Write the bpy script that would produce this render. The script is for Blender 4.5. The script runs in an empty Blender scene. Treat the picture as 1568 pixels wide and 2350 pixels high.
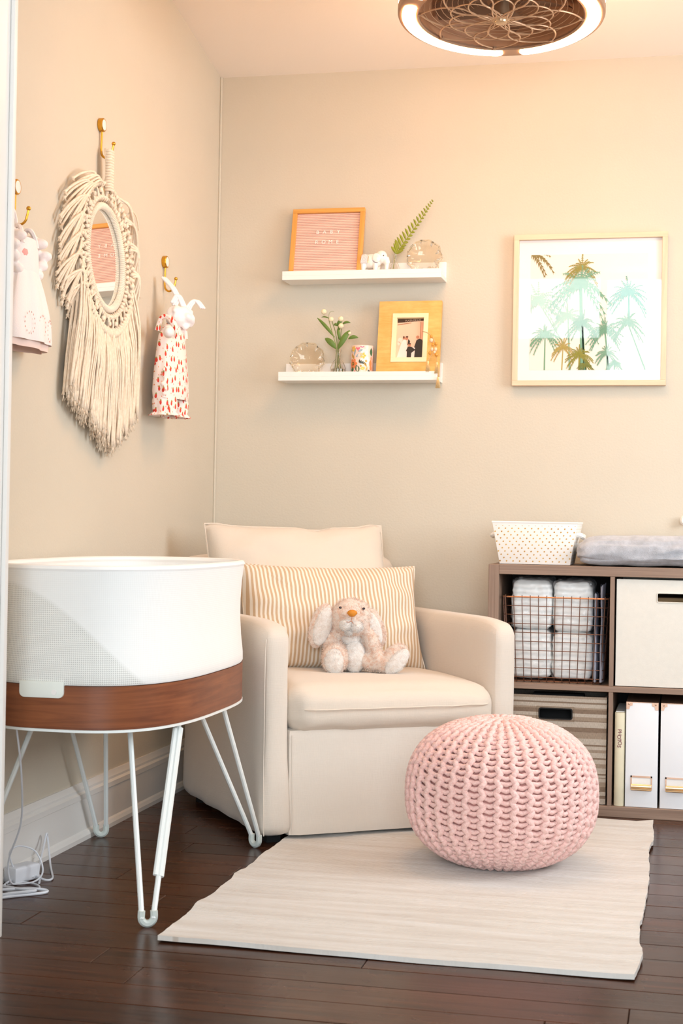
import bpy, bmesh, math, random
from mathutils import Vector, Matrix, Euler, noise
random.seed(7)
sc = bpy.context.scene
COL = sc.collection
PI = math.pi
sin, cos = math.sin, math.cos

# ------------------------------------------------------------------ camera
def set_camera():
    yaw, pitch, roll, F = 0.2238, 0.0053, 0.0168, 3518.3
    f = Vector((-sin(yaw)*cos(pitch), cos(yaw)*cos(pitch), sin(pitch)))
    r = Vector((cos(yaw), sin(yaw), 0))
    u = r.cross(f)
    r2 = cos(roll)*r + sin(roll)*u
    u2 = -sin(roll)*r + cos(roll)*u
    cam = bpy.data.cameras.new('camera')
    o = bpy.data.objects.new('camera', cam)
    COL.objects.link(o)
    m = Matrix((r2, u2, -f)).transposed().to_4x4()
    m.translation = Vector((1.6377, -5.1624, 0.8943))
    o.matrix_world = m
    cam.sensor_fit = 'AUTO'
    cam.sensor_width = 36
    cam.lens = F/2350*36
    cam.clip_start = 0.05
    cam.dof.use_dof = True
    cam.dof.focus_distance = 4.35
    cam.dof.aperture_fstop = 9.0
    sc.camera = o
set_camera()

# ------------------------------------------------------------------ world, daylight, exposure
w = bpy.data.worlds.new('world'); sc.world = w
w.use_nodes = True
bg = w.node_tree.nodes['Background']
bg.inputs[0].default_value = (0.75, 0.87, 1.0, 1)
bg.inputs[1].default_value = 1.2

def area_light(name, loc, rot, sx, sy, power, col):
    l = bpy.data.lights.new(name, 'AREA')
    l.shape = 'RECTANGLE'; l.size = sx; l.size_y = sy
    l.energy = power; l.color = col
    o = bpy.data.objects.new(name, l); COL.objects.link(o)
    o.location = loc; o.rotation_euler = rot
    return o
# daylight entering by the window of the room the camera stands in
area_light('window_daylight', (2.195, -7.63, 1.725), (PI/2, 0, 0), 2.61, 2.45, 235, (0.84, 0.93, 1.0))
area_light('transom_daylight', (0.30, -7.63, 2.665), (PI/2, 0, 0), 1.18, 0.57, 25, (0.84, 0.93, 1.0))

# fill light added to brighten the left wall, set in a made-up right-hand window
area_light('side_fill_light', (3.10, -1.45, 1.60), (0, PI/2, 0), 1.3, 1.1, 56, (0.90, 0.95, 1.0))

sc.view_settings.view_transform = 'Standard'
sc.view_settings.look = 'None'
sc.view_settings.gamma = 1
sc.view_settings.use_curve_mapping = False
sc.view_settings.exposure = -0.14
LAMP_POWER = 60.0
LAMP_COL = (1.0, 0.56, 0.28)

# ------------------------------------------------------------------ helpers
def srgb(r, g, b):
    def c(v):
        v /= 255.0
        return v/12.92 if v <= 0.04045 else ((v+0.055)/1.055)**2.4
    return (c(r), c(g), c(b), 1.0)

class NT:
    """small node-tree helper"""
    def __init__(s, name):
        s.m = bpy.data.materials.new(name); s.m.use_nodes = True
        s.t = s.m.node_tree
        s.b = s.t.nodes['Principled BSDF']; s.out = s.t.nodes['Material Output']
    def n(s, typ, **kw):
        nd = s.t.nodes.new(typ)
        for k, v in kw.items():
            if k.startswith('i_'):
                key = k[2:]
                key = int(key) if key.isdigit() else key
                nd.inputs[key].default_value = v
            else:
                setattr(nd, k, v)
        return nd
    def l(s, a, b): s.t.links.new(a, b)
    def coord(s, kind='Object'):
        return s.n('ShaderNodeTexCoord').outputs[kind]
    def mapping(s, vec, scale=(1, 1, 1), rot=(0, 0, 0), loc=(0, 0, 0)):
        m = s.n('ShaderNodeMapping')
        m.inputs['Scale'].default_value = scale
        m.inputs['Rotation'].default_value = rot
        m.inputs['Location'].default_value = loc
        s.l(vec, m.inputs['Vector']); return m.outputs[0]
    def noise(s, vec, scale, detail=3, rough=0.55, dist=0):
        nd = s.n('ShaderNodeTexNoise')
        nd.inputs['Scale'].default_value = scale
        nd.inputs['Detail'].default_value = detail
        nd.inputs['Roughness'].default_value = rough
        nd.inputs['Distortion'].default_value = dist
        if vec is not None: s.l(vec, nd.inputs['Vector'])
        return nd.outputs[0]
    def ramp(s, fac, stops, interp='LINEAR'):
        nd = s.n('ShaderNodeValToRGB'); cr = nd.color_ramp; cr.interpolation = interp
        while len(cr.elements) < len(stops): cr.elements.new(0.5)
        for e, (p, c) in zip(cr.elements, stops):
            e.position = p; e.color = c
        s.l(fac, nd.inputs[0]); return nd.outputs[0]
    def math(s, op, a, b=None, clamp=False):
        nd = s.n('ShaderNodeMath', operation=op); nd.use_clamp = clamp
        for i, v in enumerate((a, b)):
            if v is None: continue
            if isinstance(v, (int, float)): nd.inputs[i].default_value = v
            else: s.l(v, nd.inputs[i])
        return nd.outputs[0]
    def mix(s, fac, a, b, blend='MIX'):
        nd = s.n('ShaderNodeMix', data_type='RGBA', blend_type=blend)
        for sock, v in ((nd.inputs[0], fac), (nd.inputs[6], a), (nd.inputs[7], b)):
            if isinstance(v, (int, float)): sock.default_value = v
            elif isinstance(v, tuple): sock.default_value = v
            else: s.l(v, sock)
        return nd.outputs[2]
    def bump(s, h, strength=0.3, dist=0.002):
        nd = s.n('ShaderNodeBump'); nd.inputs['Strength'].default_value = strength
        nd.inputs['Distance'].default_value = dist
        s.l(h, nd.inputs['Height']); s.l(nd.outputs[0], s.b.inputs['Normal'])
    def col(s, v):
        if isinstance(v, tuple): s.b.inputs['Base Color'].default_value = v
        else: s.l(v, s.b.inputs['Base Color'])
    def set(s, **kw):
        names = dict(rough='Roughness', metal='Metallic', spec='Specular IOR Level', sheen='Sheen Weight',
                     coat='Coat Weight', trans='Transmission Weight', ior='IOR', sub='Subsurface Weight', alpha='Alpha')
        for k, v in kw.items(): s.b.inputs[names[k]].default_value = v
        s.b.inputs['Coat Roughness'].default_value = 0.01
        return s

def pmat(name, c, rough=0.6, var=0.0, vscale=15.0, bump=0.0, bscale=150.0, bdist=0.002, **kw):
    t = NT(name); t.set(rough=rough, **kw)
    if var:
        v = t.noise(t.coord(), vscale, 4)
        dark = tuple(x*(1-var) for x in c[:3])+(1,); light = tuple(min(1, x*(1+var)) for x in c[:3])+(1,)
        t.col(t.ramp(v, [(0.3, dark), (0.7, light)]))
    else:
        t.col(c)
    if bump:
        t.bump(t.noise(t.coord(), bscale, 3), bump, bdist)
    return t.m

def linen(name, c, scale=1.0, var=0.06, bump=0.35):
    t = NT(name); t.set(rough=0.9, spec=0.15, sheen=0.25)
    o = t.coord()
    a = t.noise(t.mapping(o, (600*scale, 600*scale, 40*scale)), 1, 2)
    b = t.noise(t.mapping(o, (40*scale, 40*scale, 600*scale)), 1, 2)
    h = t.math('ADD', a, b)
    dark = tuple(x*(1-var) for x in c[:3])+(1,); light = tuple(min(1, x*(1+var)) for x in c[:3])+(1,)
    t.col(t.ramp(h, [(0.35, dark), (0.65, light)]))
    wr = t.noise(t.mapping(o, (7, 7, 4)), 1, 3, 0.5, 0.8)
    t.bump(t.math('ADD', t.math('MULTIPLY', h, 0.12), wr), bump, 0.010)
    return t.m

def woodgrain(name, c1, c2, axis='x', freq=60.0, rough=0.45, bump=0.1, world=False, spec=0.4):
    t = NT(name); t.set(rough=rough, spec=spec)
    o = t.n('ShaderNodeNewGeometry').outputs['Position'] if world else t.coord()
    k = {'x': (2.0, freq, freq), 'y': (freq, 2.0, freq), 'z': (freq, freq, 2.0)}[axis]
    g = t.noise(t.mapping(o, k), 1, 5, 0.65, 0.6)
    t.col(t.ramp(g, [(0.32, c2), (0.68, c1)]))
    if bump: t.bump(g, bump, 0.001)
    return t.m

# ---- mesh builder
class MB:
    def __init__(s): s.v = []; s.f = []; s.uv = None
    def add(s, vs, fs):
        o = len(s.v); s.v += [tuple(v) for v in vs]; s.f += [tuple(i+o for i in f) for f in fs]; return s
    def box(s, lo, hi, m=None):
        x0, y0, z0 = lo; x1, y1, z1 = hi
        vs = [Vector(p) for p in ((x0,y0,z0),(x1,y0,z0),(x1,y1,z0),(x0,y1,z0),(x0,y0,z1),(x1,y0,z1),(x1,y1,z1),(x0,y1,z1))]
        if m is not None: vs = [m @ v for v in vs]
        return s.add(vs, [(0,3,2,1),(4,5,6,7),(0,1,5,4),(1,2,6,5),(2,3,7,6),(3,0,4,7)])
    def tube(s, pts, r, n=6, closed=False, caps=True):
        pts = [Vector(p) for p in pts]; N = len(pts)
        rs = r if isinstance(r, (list, tuple)) else [r]*N
        def tan(i):
            if closed: a, b = pts[(i-1) % N], pts[(i+1) % N]
            else: a, b = pts[max(i-1, 0)], pts[min(i+1, N-1)]
            d = b-a
            return d.normalized() if d.length > 1e-9 else Vector((0, 0, 1))
        t0 = tan(0)
        ref = Vector((0, 0, 1)) if abs(t0.z) < 0.9 else Vector((1, 0, 0))
        nrm = t0.cross(ref).normalized()
        vs = []; prev = t0
        for i in range(N):
            t = tan(i)
            ax = prev.cross(t)
            if ax.length > 1e-6:
                nrm = Matrix.Rotation(prev.angle(t), 3, ax.normalized()) @ nrm
            nrm = (nrm - t*nrm.dot(t)).normalized()
            bn = t.cross(nrm); prev = t
            for k in range(n):
                a = 2*PI*k/n
                vs.append(pts[i] + rs[i]*(cos(a)*nrm + sin(a)*bn))
        fs = []
        M = N if closed else N-1
        for i in range(M):
            j = (i+1) % N
            for k in range(n):
                fs.append((i*n+k, i*n+(k+1) % n, j*n+(k+1) % n, j*n+k))
        if caps and not closed:
            fs.append(tuple(range(n))[::-1]); fs.append(tuple((N-1)*n+k for k in range(n)))
        return s.add(vs, fs)
    def grid(s, fn, nu, nv, cu=False, cv=False):
        vs = []
        U = nu if cu else nu+1; V = nv if cv else nv+1
        for j in range(V):
            for i in range(U):
                vs.append(fn(i/nu, j/nv))
        fs = []
        for j in range(nv):
            for i in range(nu):
                i2 = (i+1) % U; j2 = (j+1) % V
                fs.append((j*U+i, j*U+i2, j2*U+i2, j2*U+i))
        return s.add(vs, fs)
    def lathe(s, prof, n=24, c=(0, 0, 0), m=None):
        """prof: list of (r, z); closes at r=0"""
        vs = []; fs = []; idx = []
        for r, z in prof:
            if r < 1e-6:
                idx.append([len(vs)]*n); vs.append(Vector((c[0], c[1], c[2]+z)))
            else:
                st = len(vs); idx.append([st+k for k in range(n)])
                for k in range(n):
                    a = 2*PI*k/n; vs.append(Vector((c[0]+r*cos(a), c[1]+r*sin(a), c[2]+z)))
        if m is not None: vs = [m @ v for v in vs]
        for i in range(len(prof)-1):
            A, B = idx[i], idx[i+1]
            for k in range(n):
                q = [A[k], A[(k+1) % n], B[(k+1) % n], B[k]]
                q2 = []
                for x in q:
                    if x not in q2: q2.append(x)
                if len(q2) > 2: fs.append(tuple(q2))
        return s.add(vs, fs)
    def ball(s, c, r, seg=10, rings=7, rot=None):
        rx, ry, rz = r if isinstance(r, (list, tuple)) else (r, r, r)
        prof = []
        m = Matrix.Translation(c) @ ((rot.to_4x4() if rot is not None else Matrix.Identity(4)) @ Matrix.Diagonal((rx, ry, rz, 1)))
        for i in range(rings+1):
            a = PI*i/rings; prof.append((max(sin(a), 0) if 0 < i < rings else 0, -cos(a)))
        return s.lathe(prof, seg, m=m)
    def poly(s, pts):
        o = len(s.v); s.v += [tuple(p) for p in pts]; s.f.append(tuple(range(o, o+len(pts)))); return s
    def prism(s, pts, ext):
        """extrude closed polygon pts along vector ext"""
        n = len(pts); e = Vector(ext); a = [Vector(p) for p in pts]
        return s.add(a+[p+e for p in a], [tuple(range(n))[::-1], tuple(range(n, 2*n))]+[(i, (i+1) % n, n+(i+1) % n, n+i) for i in range(n)])
    def rbox(s, size, r, N=6, c=(0, 0, 0), fn=None, rot=None):
        """rounded box made of 6 NxN grids; fn deforms normalised (-1..1) position -> offset"""
        hx, hy, hz = size[0]/2, size[1]/2, size[2]/2
        rr = min(r, hx, hy, hz)
        def P(x, y, z):
            p = Vector((x*hx, y*hy, z*hz))
            q = Vector((max(-hx+rr, min(hx-rr, p.x)), max(-hy+rr, min(hy-rr, p.y)), max(-hz+rr, min(hz-rr, p.z))))
            d = p-q
            if d.length > 1e-9: p = q+d.normalized()*rr
            if fn: p = p+Vector(fn(x, y, z))
            if rot is not None: p = rot @ p
            return p+Vector(c)
        def g(k):  # denser near edges
            return k
        tmp = MB()
        for ax in range(3):
            for sg in (-1, 1):
                def F(u, v):
                    a, b = 2*u-1, 2*v-1
                    if N > 2:
                        a = math.copysign(abs(a)**0.7, a); b = math.copysign(abs(b)**0.7, b)
                    if ax == 0: t = (sg, a*sg, b)
                    elif ax == 1: t = (-a*sg, sg, b)
                    else: t = (a, b*sg, sg)
                    return P(*t)
                tmp.grid(F, N, N)
        # merge doubles
        key = {}; mp = []; vs = []
        for v in tmp.v:
            k = (round(v[0], 6), round(v[1], 6), round(v[2], 6))
            if k not in key: key[k] = len(vs); vs.append(v)
            mp.append(key[k])
        fs = []
        for f in tmp.f:
            q = []
            for i in f:
                if mp[i] not in q: q.append(mp[i])
            if len(q) > 2: fs.append(tuple(q))
        return s.add(vs, fs)
    def build(s, name, mat, parent=None, smooth=True, bevel=0.0, seg=2, angle=35, loc=None, rz=None):
        me = bpy.data.meshes.new(name)
        me.from_pydata([tuple(v) for v in s.v], [], s.f)
        if bevel:
            bm = bmesh.new(); bm.from_mesh(me)
            bmesh.ops.bevel(bm, geom=[e for e in bm.edges if e.is_manifold and e.calc_face_angle(0) > 0.5], offset=bevel, segments=seg, profile=0.6, affect='EDGES')
            bm.to_mesh(me); bm.free()
        me.update()
        if smooth:
            me.polygons.foreach_set('use_smooth', [True]*len(me.polygons))
            me.set_sharp_from_angle(angle=math.radians(angle))
        me.materials.append(mat)
        o = bpy.data.objects.new(name, me); COL.objects.link(o)
        if parent is not None: o.parent = parent
        if loc is not None: o.location = loc
        if rz is not None: o.rotation_euler = (0, 0, rz)
        return o

def tag(o, label=None, cat=None, group=None, kind=None):
    if label: o['label'] = label
    if cat: o['category'] = cat
    if group: o['group'] = group
    if kind: o['kind'] = kind
    return o
def thing(name, label, cat, loc=(0, 0, 0), rz=0.0, group=None):
    o = bpy.data.objects.new(name, None); COL.objects.link(o)
    o.empty_display_size = 0.05
    o.location = loc; o.rotation_euler = (0, 0, rz)
    return tag(o, label, cat, group)
def ncopy(o, parent=None):
    c = o.copy(); COL.objects.link(c); c.parent = parent
    for ch in list(o.children): ncopy(ch, c)
    return c
def catmull(pts, k=6, closed=False):
    P = [Vector(p) for p in pts]; out = []; n = len(P)
    for i in range(n if closed else n-1):
        if closed: a, b, c, d = P[(i-1) % n], P[i], P[(i+1) % n], P[(i+2) % n]
        else: a, b, c, d = P[max(i-1, 0)], P[i], P[i+1], P[min(i+2, n-1)]
        for j in range(k):
            t = j/k
            out.append(0.5*((2*b)+(c-a)*t+(2*a-5*b+4*c-d)*t*t+(3*b-a-3*c+d)*t**3))
    if not closed: out.append(P[-1])
    return out
def nz(x, y, z, s=1.0): return noise.noise(Vector((x*s, y*s, z*s)))
def text_mesh(name, body, size, mat, parent, M, extrude=0.0006, spacing=1.0, align='CENTER'):
    cu = bpy.data.curves.new(name, 'FONT'); cu.body = body; cu.size = size; cu.extrude = extrude
    cu.space_character = spacing; cu.align_x = align; cu.align_y = 'CENTER'; cu.resolution_u = 3
    o = bpy.data.objects.new(name, cu); COL.objects.link(o)
    dg = bpy.context.evaluated_depsgraph_get()
    me = bpy.data.meshes.new_from_object(o.evaluated_get(dg))
    bpy.data.objects.remove(o); bpy.data.curves.remove(cu)
    me.transform(M); me.name = name
    me.materials.clear(); me.materials.append(mat)
    r = bpy.data.objects.new(name, me); COL.objects.link(r); r.parent = parent
    return r

# ------------------------------------------------------------------ materials
M_wall = pmat('wall_paint', srgb(211, 202, 185), 0.75, var=0.015, vscale=3, bump=0.22, bscale=140, bdist=0.003, spec=0.25)
M_ceil = pmat('ceiling_paint', srgb(247, 236, 224), 0.85, bump=0.15, bscale=60, bdist=0.003, spec=0.2)
M_trim = pmat('trim_paint', srgb(234, 231, 226), 0.35, spec=0.45)
M_hallwall = pmat('hall_paint', srgb(176, 168, 156), 0.8)
M_white = pmat('white_paint', srgb(244, 241, 236), 0.45)
M_whitemetal = pmat('white_metal', srgb(235, 240, 238), 0.35)
M_linen = linen('cream_linen', srgb(214, 203, 190))
M_cushion = linen('cream_linen_cushion', srgb(214, 202, 187))
M_gold = pmat('brass', srgb(214, 160, 60), 0.28, metal=0.9)
M_copper = pmat('copper', srgb(205, 150, 115), 0.3, metal=0.9)
M_ceramic = pmat('white_ceramic', srgb(245, 240, 232), 0.15, coat=0.4)
M_black = pmat('black_plastic_and_shade', srgb(10, 10, 11), 0.8)

def dark_floor():
    t = NT('dark_floor_wood'); t.set(rough=0.3, spec=0.33)
    pos = t.n('ShaderNodeNewGeometry').outputs['Position']
    oi = t.n('ShaderNodeObjectInfo').outputs['Random']
    off = t.n('ShaderNodeCombineXYZ'); t.l(t.math('MULTIPLY', oi, 37.0), off.inputs[0]); t.l(t.math('MULTIPLY', oi, 11.0), off.inputs[2])
    ad = t.n('ShaderNodeVectorMath', operation='ADD'); t.l(pos, ad.inputs[0]); t.l(off.outputs[0], ad.inputs[1])
    g = t.noise(t.mapping(ad.outputs[0], (3, 70, 70)), 1, 5, 0.65, 0.8)
    base = t.ramp(g, [(0.3, srgb(38, 20, 11)), (0.7, srgb(88, 50, 28))])
    tint = t.ramp(oi, [(0.0, (0.75, 0.75, 0.78, 1)), (1.0, (1.2, 1.1, 1.0, 1))])
    t.col(t.mix(1.0, base, tint, 'MULTIPLY'))
    wv = t.noise(t.mapping(pos, (5, 30, 30)), 1, 3)
    t.bump(t.math('ADD', g, wv), 0.12, 0.002)
    r = t.noise(t.mapping(pos, (6, 6, 6)), 1, 4)
    t.l(t.math('ADD', t.math('MULTIPLY', r, 0.20), 0.16), t.b.inputs['Roughness'])
    return t.m
M_floor = dark_floor()

# ------------------------------------------------------------------ the room
CS = 0.185           # the ceiling rises away from the far wall
CH = 2.4456
YF0, YF1 = -2.30, -2.165      # faces of the wall with the opening: hall side, nursery side
XR = 3.0
def struct(name, mb, m, parent=None, **kw):
    o = mb.build(name, m, parent, **kw)
    if parent is None: o['kind'] = 'structure'
    return o
b = MB(); b.box((-0.12, 0, -0.05), (XR+0.12, 0.12, CH+0.1)); struct('wall_back', b, M_wall, smooth=False)
b = MB(); b.prism([(-0.12, 0, -0.05), (-0.12, 0, CH+0.1), (-0.12, YF0, CH+2.30*CS+0.1), (-0.12, YF0, -0.05)], (0.12, 0, 0)); struct('wall_left', b, M_wall, smooth=False)
b = MB()
b.prism([(XR, 0, -0.05), (XR, 0, CH+0.1), (XR, -0.85, CH+0.85*CS+0.1), (XR, -0.85, -0.05)], (0.12, 0, 0)); b.prism([(XR, -2.05, -0.05), (XR, -2.05, CH+2.05*CS+0.1), (XR, YF0, CH+2.3*CS+0.1), (XR, YF0, -0.05)], (0.12, 0, 0))
b.box((XR, -2.05, -0.05), (XR+0.12, -0.85, 0.93)); b.prism([(XR, -0.85, 2.27), (XR, -0.85, CH+0.85*CS+0.1), (XR, -2.05, CH+2.05*CS+0.1), (XR, -2.05, 2.27)], (0.12, 0, 0))
struct('wall_right', b, M_wall, smooth=False)
b = MB()
for y0_ in (-2.05, -1.475, -0.90): b.box((XR+0.03, y0_, 0.93), (XR+0.08, y0_+0.05, 2.27))
for z0_ in (0.93, 1.58, 2.22): b.box((XR+0.035, -2.05, z0_), (XR+0.075, -0.85, z0_+0.05))
b.box((XR-0.03, -2.08, 0.90), (XR+0.1, -0.82, 0.93))
struct('added_window', b, M_trim, smooth=False)  # unseen window added as the opening for the side fill light
b = MB(); b.prism([(-0.12, 0.12, CH-0.12*CS), (-0.12, -2.3, CH+2.3*CS), (-0.12, -2.3, CH+2.3*CS+0.1), (-0.12, 0.12, CH-0.12*CS+0.1)], (XR+0.24, 0, 0)); struct('ceiling', b, M_ceil, smooth=False)
# wall with the wide cased opening the photograph is taken through
OX0, OX1, OZ = 0.2185, 2.55, 2.10
HZ0 = 3.3
b = MB()
b.box((-0.12, YF0, -0.05), (OX0-0.02, YF1, HZ0)); b.box((OX1+0.02, YF0, -0.05), (XR+0.12, YF1, HZ0)); b.box((OX0-0.02, YF0, OZ+0.02), (OX1+0.02, YF1, HZ0))
struct('wall_front', b, M_wall, smooth=False)
b = MB()
for x0, x1 in ((OX0-0.02, OX0), (OX1, OX1+0.02)): b.box((x0, YF0-0.003, 0), (x1, YF1+0.003, OZ+0.02))
b.box((OX0-0.02, YF0-0.003, OZ), (OX1+0.02, YF1+0.003, OZ+0.02))
d1 = struct('door_1', b, M_trim, smooth=False)
def casing(y0, y1, yb):
    mb = MB()
    for sx, x in ((-1, OX0), (1, OX1)):
        mb.box((min(x, x+sx*0.085)-0.0, y0, 0), (max(x, x+sx*0.085), y1, OZ+0.085))
        xi = x-sx*0.010
        mb.box((min(xi, xi+sx*0.010), min(y0, yb), 0), (max(xi, xi+sx*0.010), max(y1, yb), OZ))
        xo = x+sx*0.085
        mb.box((min(xo-sx*0.02, xo), min(y0, yb), 0), (max(xo-sx*0.02, xo), max(y1, yb), OZ+0.085))
    mb.box((OX0, y0, OZ), (OX1, y1, OZ+0.085))
    mb.build('casing', M_trim, d1, bevel=0.002)
casing(YF0-0.018, YF0-0.003, YF0-0.024)
casing(YF1+0.003, YF1+0.015, YF1+0.019)
# the room behind the opening, where the camera stands
HY = -7.5
HZ = 3.2
b = MB(); b.box((-2.0, HY-0.1, -0.05), (-1.9, YF0, HZ+0.1)); struct('wall_hall_left', b, M_hallwall, smooth=False)
b = MB(); b.box((3.6, HY-0.1, -0.05), (3.7, YF0, HZ+0.1)); struct('wall_hall_right', b, M_hallwall, smooth=False)
b = MB(); b.box((-2.0, YF0, -0.05), (-0.12, YF1, HZ+0.1)); b.box((XR+0.12, YF0, -0.05), (3.7, YF1, HZ+0.1)); struct('wall_hall_front', b, M_hallwall, smooth=False)
b = MB(); b.box((-2.0, HY-0.1, HZ), (3.7, YF0, HZ+0.1)); struct('ceiling_hall', b, M_ceil, smooth=False)
WX0, WX1, WZ0, WZ1 = 0.89, 3.5, 0.5, 2.95     # tall window; a transom light continues to its left
b = MB()
b.box((-2.0, HY-0.12, -0.05), (-0.29, HY, HZ+0.1)); b.box((-0.29, HY-0.12, -0.05), (WX0, HY, 2.38)); b.box((-0.29, HY-0.12, WZ1), (WX0, HY, HZ+0.1)); b.box((WX1, HY-0.12, -0.05), (3.7, HY, HZ+0.1))
b.box((WX0, HY-0.12, -0.05), (WX1, HY, WZ0)); b.box((WX0, HY-0.12, WZ1), (WX1, HY, HZ+0.1))
struct('wall_hall_back', b, M_hallwall, smooth=False)
b = MB()
for x in (WX0, 2.2, WX1-0.06): b.box((x, HY-0.1, WZ0), (x+0.06, HY-0.04, WZ1))
for z in (WZ0, WZ1-0.06): b.box((WX0, HY-0.095, z), (WX1, HY-0.045, z+0.06))
b.box((-0.29, HY-0.095, 2.38), (WX0, HY-0.045, 2.42)); b.box((-0.29, HY-0.095, 2.91), (WX0, HY-0.045, WZ1)); b.box((-0.29, HY-0.095, 2.38), (-0.25, HY-0.045, WZ1))
win = struct('window_1', b, M_trim, smooth=False)

# floor: dark slab with separate planks where the photograph shows them
b = MB(); b.box((-2.0, HY-0.1, -0.06), (3.7, 0.1, -0.012))
flo = struct('floor', b, M_floor, smooth=False)
pb = MB(); pb.box((0, 0, -0.0125), (1, 1, 0))
def plank_mesh(L, W):
    mb = MB(); mb.box((0, 0, -0.0125), (L, W, 0)); return mb
PWID = 0.1135
rng = random.Random(3)
y = -0.002
lens = [0.55, 0.75, 0.95, 1.15, 1.35]
proto = {}
for L in lens:
    o = plank_mesh(L-0.0012, PWID-0.0014).build('plank', M_floor, flo, bevel=0.0012, seg=1)
    proto[L] = o
used = set()
while y > -3.45:
    x = -0.1-rng.random()*0.6
    if y < -2.1: x -= 1.2
    while x < 3.0:
        L = rng.choice(lens)
        if L not in used: o = proto[L]; used.add(L)
        else:
            o = proto[L].copy(); COL.objects.link(o); o.parent = flo
        o.location = (x, y-PWID, rng.uniform(-0.0003, 0.0003))
        x += L
    y -= PWID
b = MB(); b.box((-2.0, HY-0.1, -0.0125), (3.7, y, 0)); b.build('hall_boards', M_floor, flo, smooth=False)

# baseboards
def base_profile(d=1.0):
    return [(0, 0), (0.026, 0), (0.026, 0.012), (0.021, 0.022), (0.016, 0.026), (0.016, 0.112), (0.019, 0.114), (0.019, 0.128), (0.012, 0.133), (0.012, 0.140), (0.007, 0.148), (0.005, 0.156), (0, 0.156)]
b = MB(); b.prism([(p, -2.146, z) for p, z in base_profile()], (0, 2.146, 0)); struct('baseboard_left', b, M_trim, angle=20)
b = MB(); b.prism([(0.026, -p, z) for p, z in base_profile()][::-1], (XR-0.026, 0, 0)); struct('baseboard_back', b, M_trim, angle=20)
b = MB(); b.prism([(XR-p, -2.146, z) for p, z in base_profile()][::-1], (0, 2.12, 0)); struct('baseboard_right', b, M_trim, angle=20)
# caulk bead in the corner
b = MB(); b.tube([(0.004, -0.004, 0.156), (0.004, -0.004, CH)], 0.005, 6); struct('trim_1', b, M_wall)
# ------------------------------------------------------------------ glider armchair
CA = math.atan2(0.58, 0.815)
CU = Vector((cos(CA), sin(CA), 0)); CV = Vector((-sin(CA), cos(CA), 0))
CO = Vector((0.51, -1.124, 0))
def chair_pt(u, v, z): return CO + CU*u + CV*v + Vector((0, 0, z))
chair = thing('glider_armchair', 'cream linen skirted glider armchair in the corner', 'armchair', chair_pt(0.395, 0.39, 0), CA)
def lc(u, v, z): return Vector((u-0.395, v-0.39, z))
def fold(x, y, z, amp, f=3.0, seed=0.0):
    return amp*nz(x*f+seed, y*f, z*f+seed*0.7)
def arm(u0, u1, seed):
    mb = MB()
    H0, H1 = 0.022, 0.612
    W, D = u1-u0, 0.76
    def fn(x, y, z):
        # front top rounded downward, slight taper upward, skirt flare at foot, soft folds
        fr = max(0.0, (-y-0.55)/0.45) if z > 0.5 else 0
        dz = -0.016*fr*fr - 0.004*(1-(y*y))*0
        t = (z+1)/2
        flare = 0.012*max(0, 0.45-t)/0.45
        wob = 0.004*nz(x*2+seed, y*3, z*2)*(1-t*0.5)
        skirt = 0.004*sin(y*14+seed)*max(0, 0.35-t)/0.35
        return (x*(flare)+wob+skirt*abs(x), (-flare*1.2 if y < 0 else 0), dz)
    mb.rbox((W, D, H1-H0), 0.032, 14, lc((u0+u1)/2, D/2, (H0+H1)/2), fn)
    return mb
aL = arm(0.0, 0.082, 1.3).build('arm', M_linen, chair, angle=60)
aR = arm(0.708, 0.79, 4.1).build('arm', M_linen, chair, angle=60)
for u, par in ((0.0025, aL),):
    mb = MB()
    pts = [lc(u, -0.010, 0.03), lc(u, 0.0, 0.15), lc(u, 0.001, 0.3), lc(u, 0.002, 0.5), lc(u+0.003 if u < 0.3 else u-0.003, 0.004, 0.565)]
    mb.tube(catmull(pts, 5), 0.0018, 5)
    mb.build('seam', M_linen, par)
# seat base and apron
mb = MB()
def fn(x, y, z):
    t = (z+1)/2
    return (0.004*nz(x*4, y*2, z*2+3), (-0.010*max(0, 0.6-t)+0.005*nz(x*5, 2, z*2))*(1 if y < 0 else 0), 0)
mb.rbox((0.64, 0.70, 0.295), 0.012, 12, lc(0.395, 0.352, 0.168), fn)
ap = mb.build('apron', M_linen, chair, angle=60)
for u in (0.084, 0.706):
    mb = MB(); mb.tube([lc(u, -0.011, 0.03), lc(u, -0.004, 0.16), lc(u, -0.001, 0.30)], 0.0016, 5); mb.build('seam', M_linen, ap)
# reclined back
mb = MB()
def fn(x, y, z):
    t = (z+1)/2
    c = 0.02*max(0, z)*max(0, abs(x)-0.5)*2
    return (0.003*nz(x*3, y, z*3), 0.10*t*t + 0.003*nz(x*2, 1, z*3), -c-0.004*sin(x*5))
mb.rbox((0.745, 0.085, 0.76), 0.04, 14, lc(0.372, 0.715, 0.41), fn)
mb.build('backrest', M_linen, chair, angle=60)
for u in (0.05, 0.74):
    for v in (0.06, 0.68):
        zf = 0.018 if (u > 0.5 and v < 0.5) else 0.0005
        mb = MB(); mb.box(lc(u-0.02, v-0.02, zf), lc(u+0.02, v+0.02, 0.04)); mb.build('foot', M_black, chair, smooth=False)
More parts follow.
